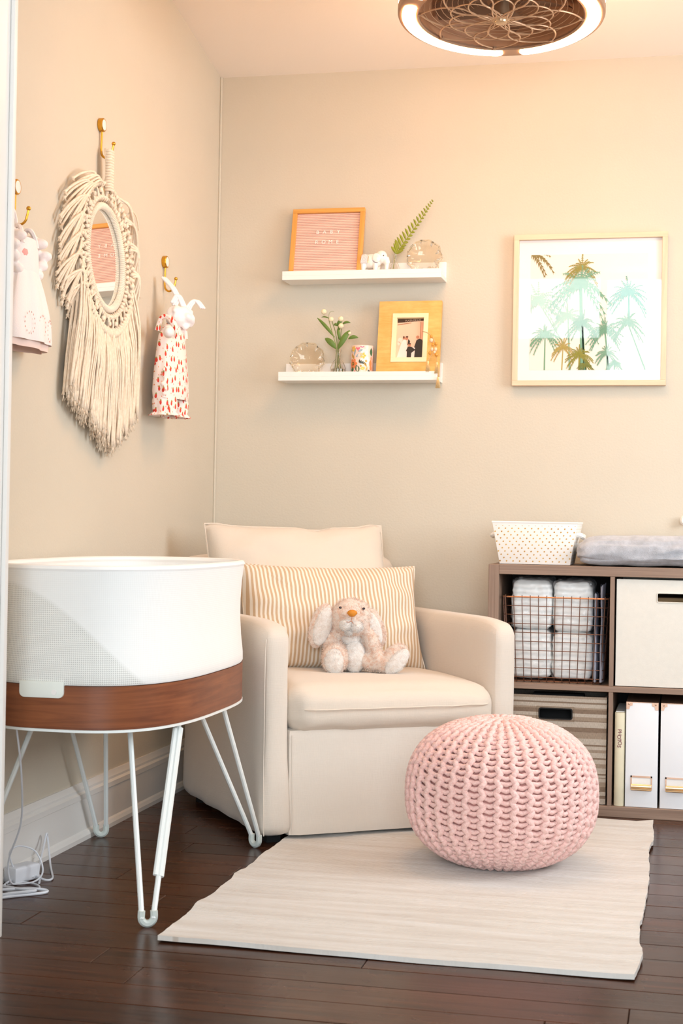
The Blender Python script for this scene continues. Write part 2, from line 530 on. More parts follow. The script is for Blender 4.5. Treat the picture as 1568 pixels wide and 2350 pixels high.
# seat cushion
mb = MB()
def fn(x, y, z):
    puff = (1-x**4)*(1-y**4)
    e = 0.006*nz(x*6, y*3, z*2)
    cr = max(0, -y)*0.0045*sin(x*22+nz(x*3, 0, 0)*4)*(1-abs(z))*0.6
    dip = -0.010*math.exp(-((x-0.1)**2+(y-0.25)**2)*4)*(z > 0)
    sag = -0.012*max(0, x)**3*max(0, -y)
    return (0.008*x*(1-z*z)*(1-y*y), -0.014*(1-z*z)*max(0, -y)*(1-x**6)+cr, z*0.010*puff*(1 if z > 0 else 0.3)+e*0.6+dip+sag+0.010*(0.5-0.5*x)*(z > 0))
mb.rbox((0.635, 0.62, 0.128), 0.05, 22, lc(0.395, 0.292, 0.366), fn)
seat = mb.build('seat_cushion', M_cushion, chair, angle=70)
mb = MB()
pts = []
for i in range(33):
    x = -1+2*i/32
    xx = x*0.305
    pts.append(lc(0.395+xx*1.03, 0.292-0.322-0.0125*(1-abs(x)**6)+ (0.05*max(0, abs(x)-0.86)/0.14), 0.372+0.003*nz(x*5, 1, 1)))
mb.tube(pts, 0.0022, 5); mb.build('seam', M_cushion, seat)

# pillows -----------------------------------------------------------
def pillow(name, mat, w, h, t, M, N=28, pinch=0.06, wr=0.006, seed=0.0, corner=0.9, pipe=None, parent=None, topfn=None):
    mb = MB()
    def prof(x, y):
        a = max(0.0, 1-abs(x)**2.6); b2 = max(0.0, 1-abs(y)**2.6)
        return (a*b2)**0.42
    def F(sg):
        def g(u, v):
            x, y = 2*u-1, 2*v-1
            x = math.copysign(abs(x)**0.8, x); y = math.copysign(abs(y)**0.8, y)
            X = x*w/2*(1-pinch*(1-y*y)*abs(x)); Y = y*h/2*(1-pinch*1.2*(1-x*x)*abs(y))
            if topfn and y > 0: Y += topfn(x)*y**3
            z = sg*t/2*prof(x, y)
            e = (abs(x*y))**1.5
            ed = max(abs(x), abs(y))
            z += sg*wr*nz(x*3+seed, y*3, seed)*min(1, (1-ed)*5)
            rad = wr*0.9*sin((x*7 if abs(y) > abs(x) else y*9)+seed+4*nz(x*2, y*2, seed))*max(0, ed-0.45)*(1-ed)*5
            z += sg*rad
            return M @ Vector((X, Y+0.0*e, z))
        return g
    mb.grid(F(1), N, N)
    o1 = len(mb.v)
    mb.grid(lambda u, v: F(-1)(1-u, v), N, N)
    # weld the rim
    key = {}; mp = []; vs = []
    for v in mb.v:
        k = (round(v[0], 5), round(v[1], 5), round(v[2], 5))
        if k not in key: key[k] = len(vs); vs.append(v)
        mp.append(key[k])
    mb.v = vs; mb.f = [tuple(dict.fromkeys(mp[i] for i in f)) for f in mb.f]; mb.f = [f for f in mb.f if len(f) > 2]
    o = mb.build(name, mat, parent, angle=80)
    if pipe:
        e = MB(); pts = []
        for side in range(4):
            for i in range(14):
                k = -1+2*i/14
                x, y = ((k, -1), (1, k), (-k, 1), (-1, -k))[side]
                tf = topfn(x)*y**3 if (topfn and y > 0) else 0
                pts.append(M @ Vector((x*w/2*(1-pinch*(1-y*y)*abs(x)), y*h/2*(1-pinch*1.2*(1-x*x)*abs(y))+tf, 0)))
        e.tube(pts, pipe, 5, closed=True); e.build('piping', mat, o)
    return o
def frame_M(center, right, up):
    r = Vector(right).normalized(); u_ = Vector(up); u_ = (u_-r*u_.dot(r)).normalized(); n = r.cross(u_)
    m = Matrix((r, u_, n)).transposed().to_4x4(); m.translation = Vector(center); return m
def placed(o, M, label, cat, group=None):
    o.matrix_world = M; return tag(o, label, cat, group)
# back pillow
Mb = frame_M(chair_pt(0.352, 0.640, 0.657), CU, Vector((0, 0, 1))*0.93+CV*0.30)
o = pillow('back_pillow', M_cushion, 0.615, 0.455, 0.165, Matrix.Identity(4), pinch=0.03, wr=0.013, seed=2.0, pipe=0.003, topfn=lambda x: -0.012*math.exp(-((x-0.22)/0.10)**2)+0.008*math.exp(-((x-0.9)/0.12)**2)+0.006*math.exp(-((x+0.9)/0.12)**2))
placed(o, Mb, 'large cream linen back pillow at the rear of the armchair', 'pillow')
# striped lumbar pillow
def stripes():
    t = NT('striped_cotton'); t.set(rough=0.95, spec=0.1, sheen=0.2)
    o = t.coord()
    sx = t.n('ShaderNodeSeparateXYZ'); t.l(o, sx.inputs[0])
    d = t.noise(o, 9, 2)
    x = t.math('ADD', sx.outputs[0], t.math('MULTIPLY', d, 0.004))
    s_ = t.math('SINE', t.math('MULTIPLY', x, 2*PI/0.0128))
    t.col(t.ramp(s_, [(0.40, srgb(236, 225, 210)), (0.55, srgb(203, 173, 140))]))
    # ramp input is -1..1 -> rescale
    r = t.t.nodes[-1]
    k = t.math('ADD', t.math('MULTIPLY', s_, 0.5), 0.5)
    for n_ in t.t.nodes:
        if n_.type == 'VALTORGB': t.l(k, n_.inputs[0])
    t.bump(t.noise(t.mapping(o, (500, 120, 500)), 1, 2), 0.4, 0.001)
    return t.m
M_stripe = stripes()
Ml = frame_M(chair_pt(0.395, 0.487, 0.588), CU*1.0+Vector((0, 0, -0.015)), Vector((0, 0, 1))*0.94+CV*0.30-CU*0.10)
o = pillow('lumbar_pillow', M_stripe, 0.615, 0.345, 0.165, Matrix.Identity(4), N=34, pinch=0.065, wr=0.013, seed=5.5, pipe=0.0025)
placed(o, Ml, 'tan and cream striped lumbar pillow behind the plush rabbit', 'pillow')

# ------------------------------------------------------------------ bassinet
BX, BY, BA, BB, BN = 0.257, -1.52, 0.247, 0.447, 2.94
bass = thing('bassinet', 'white mesh bassinet with walnut band on white hairpin legs', 'bassinet', (BX, BY, 0))
def sup(th, a, b_, n=BN):
    c, s_ = cos(th), sin(th)
    return (a*math.copysign(abs(c)**(2/n), c), b_*math.copysign(abs(s_)**(2/n), s_))
def ring_loft(levels, nseg=96):
    """levels: (da, z) offset of half axes"""
    mb = MB()
    L = len(levels)-1
    def F(u, v):
        i = min(int(round(v*L)), L); da, z = levels[i]
        th = 2*PI*u
        x, y_ = sup(th, BA+da, BB+da); return Vector((x, y_, z))
    return mb.grid(F, nseg, L, cu=True)
def arc_uv(o, nseg=96):
    me = o.data; uvl = me.uv_layers.new(name='arc')
    acc_ = [0.0]
    for i in range(nseg):
        p, q = sup(2*PI*i/nseg, BA, BB), sup(2*PI*(i+1)/nseg, BA, BB); acc_.append(acc_[-1]+math.hypot(p[0]-q[0], p[1]-q[1]))
    for pl in me.polygons:
        ids = [me.loops[l_].vertex_index % nseg for l_ in pl.loop_indices]
        wrap = max(ids)-min(ids) > 2
        for l_, c_ in zip(pl.loop_indices, ids):
            uvl.data[l_].uv = (acc_[nseg] if (wrap and c_ == 0) else acc_[c_], me.vertices[me.loops[l_].vertex_index].co.z)
def mesh_fabric():
    t = NT('bassinet_mesh'); t.set(rough=0.8, spec=0.2)
    o = t.coord()
    sp = t.n('ShaderNodeSeparateXYZ'); t.l(o, sp.inputs[0])
    uv = t.n('ShaderNodeSeparateXYZ'); t.l(t.coord('UV'), uv.inputs[0])
    K = 2*PI/0.0095
    a = t.math('SINE', t.math('MULTIPLY', t.math('ADD', uv.outputs[1], uv.outputs[0]), K))
    b_ = t.math('SINE', t.math('MULTIPLY', t.math('SUBTRACT', uv.outputs[1], uv.outputs[0]), K))
    c = t.math('MULTIPLY', a, b_)
    # open mesh panel below a curved seam, closed fabric above it
    s_ = t.math('MULTIPLY', t.math('ADD', sp.outputs[0], 0.13), 1/0.33, True)
    zb = t.math('SUBTRACT', 0.748, t.math('MULTIPLY', t.math('POWER', s_, 1.7), 0.24))
    mask = t.math('MULTIPLY', t.math('SUBTRACT', zb, sp.outputs[2]), 80.0, True)
    hole = t.math('MULTIPLY', t.math('GREATER_THAN', c, 0.30), mask)
    t.col(t.mix(mask, srgb(244, 244, 241), srgb(238, 238, 233)))
    t.l(t.math('SUBTRACT', 1.0, t.math('MULTIPLY', hole, 0.30)), t.b.inputs['Alpha'])
    t.bump(t.math('MULTIPLY', c, t.math('ADD', t.math('MULTIPLY', mask, 0.7), 0.3)), 0.3, 0.001)
    return t.m
M_mesh = mesh_fabric()
mw = ring_loft([(-0.001, 0.516), (0.0015, 0.521), (0.001, 0.54), (-0.004, 0.585), (-0.007, 0.63), (-0.007, 0.68), (-0.004, 0.73), (0.000, 0.765), (0.001, 0.772)])
mw = mw.build('mesh_wall', M_mesh, bass, angle=60); arc_uv(mw)
mi = ring_loft([(-0.012, 0.772), (-0.014, 0.74), (-0.017, 0.68), (-0.018, 0.60), (-0.018, 0.52)]).build('lining', M_mesh, bass, angle=60); arc_uv(mi)
mb = MB()
pts = [Vector((*sup(2*PI*i/96, BA-0.006, BB-0.006), 0.775)) for i in range(96)]
mb.tube(pts, 0.009, 8, closed=True); mb.build('rim', pmat('rim_fabric', srgb(246, 245, 242), 0.75), bass)
M_walnut = woodgrain('walnut_veneer', srgb(150, 92, 58), srgb(96, 54, 34), 'x', 26, rough=0.38, bump=0.05, spec=0.4)
t = NT('walnut_band'); t.set(rough=0.42, spec=0.35)
o_ = t.coord(); g1 = t.noise(t.mapping(o_, (3, 3, 55)), 1, 6, 0.65, 0.9); g2 = t.noise(t.mapping(o_, (5, 5, 9)), 1, 3)
t.col(t.mix(0.45, t.ramp(g1, [(0.3, srgb(92, 48, 30)), (0.7, srgb(158, 94, 58))]), t.ramp(g2, [(0.3, srgb(104, 56, 36)), (0.7, srgb(150, 90, 56))])))
M_walnut = t.m
ring_loft([(-0.014, 0.5145), (0.001, 0.5145), (0.001, 0.512), (0.001, 0.418), (-0.004, 0.4165), (-0.02, 0.4165)]).build('wood_band', M_walnut, bass, angle=30)
ring_loft([(0.0, 0.4175), (0.0025, 0.4165), (0.0025, 0.4115), (-0.002, 0.4105), (-0.06, 0.4105)]).build('base_trim', M_whitemetal, bass, angle=30)
mb = MB(); mb.poly([Vector((*sup(2*PI*i/72, BA-0.05, BB-0.05), 0.4106)) for i in range(72)][::-1]); mb.build('base_plate', M_whitemetal, bass, smooth=False)
mb = MB()
def F(u, v):
    x, y_ = sup(2*PI*u, BA-0.022, BB-0.022)
    lev = [(0, 0.50), (1, 0.50), (1, 0.565), (0.97, 0.578), (0.9, 0.58), (0, 0.58)][int(round(v*5))]
    return Vector((x*lev[0], y_*lev[0], lev[1]))
mb.grid(F, 64, 5, cu=True); mb.build('mattress', M_white, bass, angle=50)
# control tab on the near end
mb = MB()
def tabz(x):
    return sup(-PI/2, BA, BB)[1]
outline = []
x0, x1, z0, z1, r = 0.178-BX, 0.284-BX, 0.487, 0.524, 0.012
for cx_, a0 in ((x0+r, PI), (x1-r, 1.5*PI)):
    for k in range(6):
        a = a0+k*PI/10; outline.append((cx_+r*cos(a), 0, z0+r+r*sin(a)))
outline += [(x1, 0, z1), (x0, 0, z1)]
mb.prism([(x, -BB-0.006, z) for x, _, z in outline], (0, 0.012, 0))
tab = mb.build('control_tab', pmat('tab_plastic', srgb(236, 240, 232), 0.35), bass, bevel=0.002)
mb = MB(); mb.lathe([(0, 0.0), (0.006, 0.0), (0.006, 0.0015), (0, 0.0015)], 16, m=Matrix.Translation((0.262-BX, -BB-0.006, 0.5)) @ Matrix.Rotation(PI/2, 4, 'X'))
mb.build('button', M_white, tab)
# hairpin legs
M_legcap = pmat('leg_sleeve', srgb(206, 214, 208), 0.5)
for sx in (1, -1):
    for sy, foot, tops in ((-1, (0.248, -0.475), ((0.118, -0.275), (0.218, -0.215))), (1, (0.248, 0.385), ((0.125, 0.19), (0.218, 0.13)))):
        fx, fy_ = foot
        if sx < 0: fx = 0.214
        A = Vector((sx*tops[0][0], tops[0][1], 0.412)); B_ = Vector((sx*tops[1][0], tops[1][1], 0.412))
        F0 = Vector((sx*(fx-0.020), fy_, 0.030)); F1 = Vector((sx*(fx+0.004), fy_+(0.012 if sy < 0 else -0.012), 0.030))
        mid = (F0+F1)/2; mid.z = 0.009
        d = (F1-F0)
        path = [A, A.lerp(F0, 0.5), A.lerp(F0, 0.97), F0+Vector((0, 0, -0.012)), mid-d*0.2, mid+d*0.2, F1+Vector((0, 0, -0.012)), B_.lerp(F1, 0.97), B_.lerp(F1, 0.5), B_]
        mb = MB(); mb.tube(catmull(path, 5), 0.0062, 8)
        leg = mb.build('leg', M_whitemetal, bass)
        mb = MB(); mb.tube(catmull([F0+Vector((0, 0, 0.006)), F0+Vector((0, 0, -0.012)), mid-d*0.2, mid+d*0.2, F1+Vector((0, 0, -0.012)), F1+Vector((0, 0, 0.006))], 5), 0.0085, 8)
        mb.build('foot_sleeve', M_legcap, leg)
        if sx == 1 and sy == -1:
            mb = MB()
            a, b_ = B_.lerp(F1, 0.03), B_.lerp(F1, 0.82)
            off = Vector((-0.006, -0.004, 0))
            mb.tube([a+off*-0.5, b_+off*-0.5], 0.0082, 8); mb.tube([a+off*1.0, b_+off*1.0+Vector((0, 0, 0.004))], 0.0062, 8)
            mb.build('cable_cover', M_whitemetal, leg)

# ------------------------------------------------------------------ cube bookcase
KX0, KX1, KF, KT = 1.027, 2.50, -0.40, 0.765
M_oakx = woodgrain('grey_oak_h', srgb(160, 134, 116), srgb(128, 104, 88), 'x', 110, rough=0.55, bump=0.12, world=True)
M_oakz = woodgrain('grey_oak_v', srgb(160, 134, 116), srgb(128, 104, 88), 'z', 110, rough=0.55, bump=0.12, world=True)
M_shadeback = pmat('shade_backboard', srgb(40, 33, 30), 0.8)
case = thing('cube_bookcase', 'grey-brown wood cube bookcase standing against the far wall', 'bookcase', ((KX0+KX1)/2, -0.21, 0))
KM = Matrix.Translation((-(KX0+KX1)/2, 0.21, 0))
def kbox(name, lo, hi, m, bev=0.0012):
    mb = MB(); mb.box(lo, hi, KM); return mb.build(name, m, case, bevel=bev, seg=1)
T = 0.033
kbox('side_panel', (KX0, KF, 0), (KX0+T, -0.02, KT), M_oakz)
kbox('side_panel', (KX1-T, KF, 0), (KX1, -0.02, KT), M_oakz)
kbox('top_panel', (KX0+T, KF, KT-T+0.003), (KX1-T, -0.02, KT), M_oakx)
kbox('bottom_panel', (KX0+T, KF, 0), (KX1-T, -0.02, T), M_oakx)
cells = []
dv = 0.0135; cw = (KX1-KX0-2*T-3*dv)/4
for i in range(4):
    xa = KX0+T+i*(cw+dv); cells.append((xa, xa+cw))
    if i < 3: 
        kbox('divider', (xa+cw, KF+0.001, T), (xa+cw+dv, -0.02, 0.3815), M_oakz)
        kbox('divider', (xa+cw, KF+0.001, 0.399), (xa+cw+dv, -0.02, KT-T+0.003), M_oakz)
kbox('middle_shelf', (KX0+T, KF+0.0005, 0.3815), (KX1-T, -0.02, 0.399), M_oakx)
kbox('shade_back_panel', (KX0+0.01, -0.02, 0.01), (KX1-0.01, -0.012, KT-0.01), M_shadeback)  # dark sheet added to paint in the shade inside the cubes

# contents ----------------------------------------------------------
# wire basket
wb = thing('wire_basket', 'copper wire basket holding diapers in the upper left cube', 'basket', (1.2335, -0.215, 0.399))
ZT = 0.266
def wire_ring(z, hx, hy, r, rad=0.02, name='wire', m=M_copper):
    mb = MB(); pts = []
    for cx_, cy_, a0 in ((hx-rad, hy-rad, 0), (-hx+rad, hy-rad, PI/2), (-hx+rad, -hy+rad, PI), (hx-rad, -hy+rad, 1.5*PI)):
        for k in range(5):
            a = a0+k*PI/8; pts.append((cx_+rad*cos(a), cy_+rad*sin(a), z))
    mb.tube(pts, r, 6, closed=True); return mb.build(name, m, wb)
HX0, HX1, HY_ = 0.150, 0.163, 0.172
def hxz(z): return HX0+(HX1-HX0)*z/ZT
M_wire = pmat('dark_copper_wire', srgb(128, 96, 82), 0.35, metal=0.85)
wire_ring(ZT, HX1, HY_, 0.0026, name='rim')
for i in range(9):
    z = 0.018+i*(ZT-0.018)/9.0
    wire_ring(z, hxz(z), HY_-0.006+0.006*z/ZT, 0.0013, m=M_wire)
n = 13
for i in range(n):
    x = -0.141+i*0.282/(n-1)
    mb = MB()
    k = HX1/HX0
    mb.tube([(x*k, -HY_-0.0015, ZT+0.006), (x*k, -HY_-0.0012, ZT-0.012), (x, -HY_+0.006, 0.016), (x, -HY_+0.02, 0.002), (x, HY_-0.02, 0.002), (x, HY_-0.006, 0.016), (x*k, HY_, ZT)], 0.0013, 5)
    mb.build('wire', M_wire, wb)
for i in range(10):
    y_ = -0.15+i*0.3/9
    mb = MB(); mb.tube([(-HX1, y_, ZT), (-HX0, y_, 0.016), (-HX0+0.016, y_, 0.0045), (HX0-0.016, y_, 0.0045), (HX0, y_, 0.016), (HX1, y_, ZT)], 0.0013, 5); mb.build('wire', M_wire, wb)
# diaper packs: four white bundles in clear film
def diaper_mat():
    t = NT('diaper_pack'); t.set(rough=0.35, spec=0.5, coat=0.3)
    o = t.coord()
    sp = t.n('ShaderNodeSeparateXYZ'); t.l(o, sp.inputs[0])
    lay = t.math('SINE', t.math('MULTIPLY', t.math('ADD', sp.outputs[2], t.math('MULTIPLY', t.noise(o, 14, 2), 0.02)), 2*PI/0.018))
    t.col(t.ramp(t.math('ADD', t.math('MULTIPLY', lay, 0.25), t.noise(o, 25, 3)), [(0.2, srgb(226, 228, 226)), (0.7, srgb(250, 250, 247))]))
    cr = t.noise(t.mapping(o, (40, 40, 90)), 1, 5, 0.7, 1.5)
    t.bump(t.math('ADD', cr, t.math('MULTIPLY', lay, 0.3)), 0.35, 0.004)
    return t.m
M_diaper = diaper_mat()
M_film = NT('clear_film'); M_film.set(rough=0.08, alpha=0.16, spec=0.8); M_film.col((0.95, 0.96, 0.97, 1)); M_film = M_film.m
def pack(cx_, cy_, z0, z1, w_, d_, seed, lab, film_top):
    t_ = thing('diaper_pack', lab, 'diapers', (cx_, cy_, z0), 0, 'diaper packs in the wire basket')
    H_ = z1-z0
    mb = MB()
    def fn(x, y_, z):
        lay = 0.0035*sin((z*H_/2)/0.011*PI+seed)*(1 if abs(x) > 0.6 or abs(y_) > 0.6 else 0.2)
        return (x*(0.004*(1-z*z))+0.004*nz(x*2+seed, y_*2, z*3)+lay*x*0.3, y_*lay*0.5+0.003*nz(x*3, seed, z*4), 0.004*nz(x*2, y_*2, seed))
    mb.rbox((w_, d_, H_), 0.020, 14, (0, 0, H_/2), fn)
    mb.build('diaper_bundle', M_diaper, t_, angle=70)
    mb = MB()
    def fn2(x, y_, z):
        cr = 0.006*nz(x*4+seed*2, y_*4, z*5)+0.004*abs(nz(x*9, y_*7+seed, z*9))
        top = 0.008*max(0, z)*(0.6+0.8*nz(x*3, seed, 2)) if film_top else 0
        return (x*cr, y_*cr, top+cr*0.5*z)
    mb.rbox((w_+0.005, d_+0.005, H_+0.002), 0.02, 16, (0, 0, H_/2+0.0015), fn2)
    mb.build('film', M_film, t_, angle=30)
pack(1.157, -0.25, 0.4085, 0.5615, 0.119, 0.20, 1.0, 'lower bundle of white diapers on the left of the wire basket', False)
pack(1.157, -0.25, 0.5625, 0.716, 0.119, 0.20, 2.0, 'upper bundle of white diapers on the left of the wire basket', True)
pack(1.285, -0.25, 0.4085, 0.5565, 0.119, 0.20, 3.0, 'lower bundle of white diapers in the middle of the wire basket', False)
pack(1.285, -0.25, 0.5575, 0.714, 0.116, 0.20, 4.0, 'upper bundle of white diapers in wrinkled film in the wire basket', True)
# plastic sleeves
M_sleeve = NT('sleeve_film'); M_sleeve.set(rough=0.18, alpha=0.75, spec=0.6); M_sleeve.col(srgb(196, 198, 214)); M_sleeve = M_sleeve.m
for k, (x, ztop, lab) in enumerate(((1.357, 0.672, 'thin pale plastic sleeve next to the diapers in the wire basket'), (1.376, 0.700, 'tall clear plastic sleeve at the right end of the wire basket'))):
    mb = MB()
    def F(u, v):
        z = 0.408+(ztop-0.408)*v
        a = 2*PI*u
        spread = 0.0065+0.002*sin(v*6+k)
        y_ = -0.30+0.085*cos(a)
        top = 0.010*abs(sin(a*1.5+k))*(v > 0.9)
        return Vector((x+spread*sin(a)+0.0025*nz(y_*30, v*4, k), y_, z+top))
    mb.grid(F, 20, 12, cu=True)
    tag(mb.build('plastic_sleeve', M_sleeve, None, angle=30), lab, 'sleeve')
# cream storage bin with a slot handle
M_creamfelt = pmat('cream_board', srgb(228, 224, 214), 0.8, var=0.02, vscale=60, bump=0.1, bscale=300)
def slotted_front(mb, x0, x1, z0, z1, sx0, sx1, sz0, sz1, y0, y1):
    mb.box((x0, y0, z0), (sx0, y1, z1)); mb.box((sx1, y0, z0), (x1, y1, z1)); mb.box((sx0, y0, z0), (sx1, y1, sz0)); mb.box((sx0, y0, sz1), (sx1, y1, z1))
bx0, bx1 = cells[1][0]+0.006, cells[1][1]-0.006
bin_ = thing('storage_bin', 'plain cream storage bin with a dark slot handle', 'storage bin', ((bx0+bx1)/2, -0.215, 0.399))
BM = Matrix.Translation((-(bx0+bx1)/2, 0.215, -0.399))
def tbox(mb, lo, hi, M): return mb.box(lo, hi, M)
mb = MB()
class MM(MB): pass
def add_box_list(boxes, M):
    mb = MB()
    for lo, hi in boxes: mb.box(lo, hi, M)
    return mb
sx0, sx1, sz0, sz1 = 1.543, 1.636, 0.660, 0.688
yf = -0.388
boxes = [((bx0, yf, 0.4015), (sx0, yf+0.006, 0.728)), ((sx1, yf, 0.4015), (bx1, yf+0.006, 0.728)), ((sx0, yf, 0.4015), (sx1, yf+0.006, sz0)), ((sx0, yf, sz1), (sx1, yf+0.006, 0.728))]
add_box_list(boxes, BM).build('front', M_creamfelt, bin_, smooth=False)
add_box_list([((bx0, yf+0.006, 0.4015), (bx0+0.005, -0.05, 0.728)), ((bx1-0.005, yf+0.006, 0.4015), (bx1, -0.05, 0.728)), ((bx0, -0.05, 0.4015), (bx1, -0.045, 0.728)), ((bx0+0.005, yf+0.006, 0.400), (bx1-0.005, -0.05, 0.405))], BM).build('box_body', M_creamfelt, bin_, bevel=0.001)
mb = MB()
ol = []
for cx_, cz_, a0 in ((sx1-0.005, sz1-0.005, 0), (sx0+0.005, sz1-0.005, PI/2), (sx0+0.005, sz0+0.005, PI), (sx1-0.005, sz0+0.005, 1.5*PI)):
    for k in range(4): ol.append(BM @ Vector((cx_+0.005*cos(a0+k*PI/6), yf-0.0005, cz_+0.005*sin(a0+k*PI/6))))
mb.tube(ol, 0.0018, 5, closed=True); mb.build('handle_edge', M_creamfelt, bin_)
add_box_list([((bx0+0.02, yf+0.05, 0.405), (bx1-0.02, -0.08, 0.672))], BM).build('cardboard', pmat('cardboard', srgb(150, 120, 85), 0.9, var=0.1), bin_, bevel=0.004)
# striped fabric bin
def stripe_bin():
    t = NT('striped_tweed'); t.set(rough=0.95, spec=0.1)
    pos = t.n('ShaderNodeNewGeometry').outputs['Position']
    sp = t.n('ShaderNodeSeparateXYZ'); t.l(pos, sp.inputs[0])
    z = t.math('MULTIPLY', t.math('SUBTRACT', sp.outputs[2], 0.036), 1/0.33)
    A, B_, C_ = srgb(158, 142, 126), srgb(134, 116, 101), srgb(186, 176, 164)
    st = [(0.0, C_), (0.05, B_), (0.075, C_), (0.11, B_), (0.16, A), (0.20, C_), (0.235, B_), (0.245, C_), (0.265, B_), (0.28, C_), (0.33, A), (0.37, C_), (0.41, B_), (0.425, C_), (0.47, A), (0.50, C_), (0.53, B_), (0.545, C_), (0.60, A), (0.66, B_), (0.70, C_), (0.755, B_), (0.765, A), (0.80, C_), (0.83, B_), (0.87, A), (0.885, C_), (0.92, B_), (0.935, C_), (0.965, A)]
    st = st[:32]
    c = t.ramp(z, st, 'CONSTANT')
    n1 = t.noise(t.mapping(pos, (700, 300, 120)), 1, 2)
    t.col(t.mix(0.5, c, t.ramp(n1, [(0.3, (0.55, 0.52, 0.48, 1)), (0.7, (1.25, 1.2, 1.15, 1))]), 'MULTIPLY'))
    t.bump(n1, 0.3, 0.001)
    return t.m
M_tweed = stripe_bin()
sb0, sb1 = cells[0][0]+0.004, cells[0][1]-0.005
sb = thing('fabric_bin', 'taupe striped woven fabric bin in the lower left cube', 'storage bin', ((sb0+sb1)/2, -0.215, 0.033))
SM = Matrix.Translation((-(sb0+sb1)/2, 0.215, -0.033))
hx0, hx1, hz0, hz1 = 1.190, 1.291, 0.2915, 0.323
yf = -0.39
def bow(v):  # bulging front
    return v
add_box_list([((sb0, yf, 0.036), (hx0, yf+0.006, 0.363)), ((hx1, yf, 0.036), (sb1, yf+0.006, 0.363)), ((hx0, yf, 0.036), (hx1, yf+0.006, hz0)), ((hx0, yf, hz1), (hx1, yf+0.006, 0.363))], SM).build('front', M_tweed, sb, smooth=False)
add_box_list([((sb0, yf+0.006, 0.036), (sb0+0.006, -0.05, 0.363)), ((sb1-0.006, yf+0.006, 0.036), (sb1, -0.05, 0.363)), ((sb0, -0.05, 0.036), (sb1, -0.045, 0.363)), ((sb0+0.006, yf+0.006, 0.0335), (sb1-0.006, -0.05, 0.04))], SM).build('box_body', M_tweed, sb, smooth=False)
mb = MB(); ol = []
for cx_, cz_, a0 in ((hx1-0.006, hz1-0.006, 0), (hx0+0.006, hz1-0.006, PI/2), (hx0+0.006, hz0+0.006, PI), (hx1-0.006, hz0+0.006, 1.5*PI)):
    for k in range(5): ol.append(SM @ Vector((cx_+0.006*cos(a0+k*PI/8), yf-0.0008, cz_+0.006*sin(a0+k*PI/8))))
mb.tube(ol, 0.0022, 5, closed=True); mb.build('handle_rim', M_black, sb)
add_box_list([((hx0-0.03, yf+0.09, 0.05), (hx1+0.03, yf+0.14, 0.36))], SM).build('hole_shade_block', M_black, sb, bevel=0.004)  # black block added behind the slot as the shade inside the bin
mb = MB(); ol = []
for (x, z) in ((hx0-0.007, hz0-0.006), (hx1+0.007, hz0-0.006), (hx1+0.007, hz1+0.006), (hx0-0.007, hz1+0.006)): ol.append(SM @ Vector((x, yf-0.0004, z)))
mb.tube(ol, 0.0009, 4, closed=True); mb.build('stitching', pmat('stitch', srgb(150, 132, 112), 0.9), sb)
# photo album
M_album = pmat('album_cover', srgb(226, 218, 190), 0.6, var=0.03, vscale=30)
al = thing('photo_album', 'cream photo album with handwritten spine lettering between divider and white box', 'album', (1.437, -0.25, 0.033))
mb = MB()
pr_ = []
for k in range(9):
    a = PI+k*PI/8; pr_.append((0.0155*cos(a), -0.132+0.010*sin(a), 0.0005))
pr_ += [(0.0155, 0.11, 0.0005), (-0.0155, 0.11, 0.0005)]
mb.prism(pr_, (0, 0, 0.285)); mb.build('cover', M_album, al, bevel=0.001)
mb = MB(); mb.box((-0.0125, -0.12, 0.285), (0.0125, 0.105, 0.288)); mb.build('pages', M_white, al, smooth=False)
M_redink = pmat('red_ink', srgb(120, 36, 60), 0.7)
letters = 'PHOTOS'
for i, ch in enumerate(letters):
    text_mesh('letter', ch, 0.0165, M_redink, al, Matrix.Translation((-0.001+0.0015*sin(i*2), -0.1427, 0.232-i*0.0098)) @ Matrix.Rotation(PI/2, 4, 'X') @ Matrix.Rotation(-PI/2+0.10*sin(i*2.3), 4, 'Z'), 0.0003)
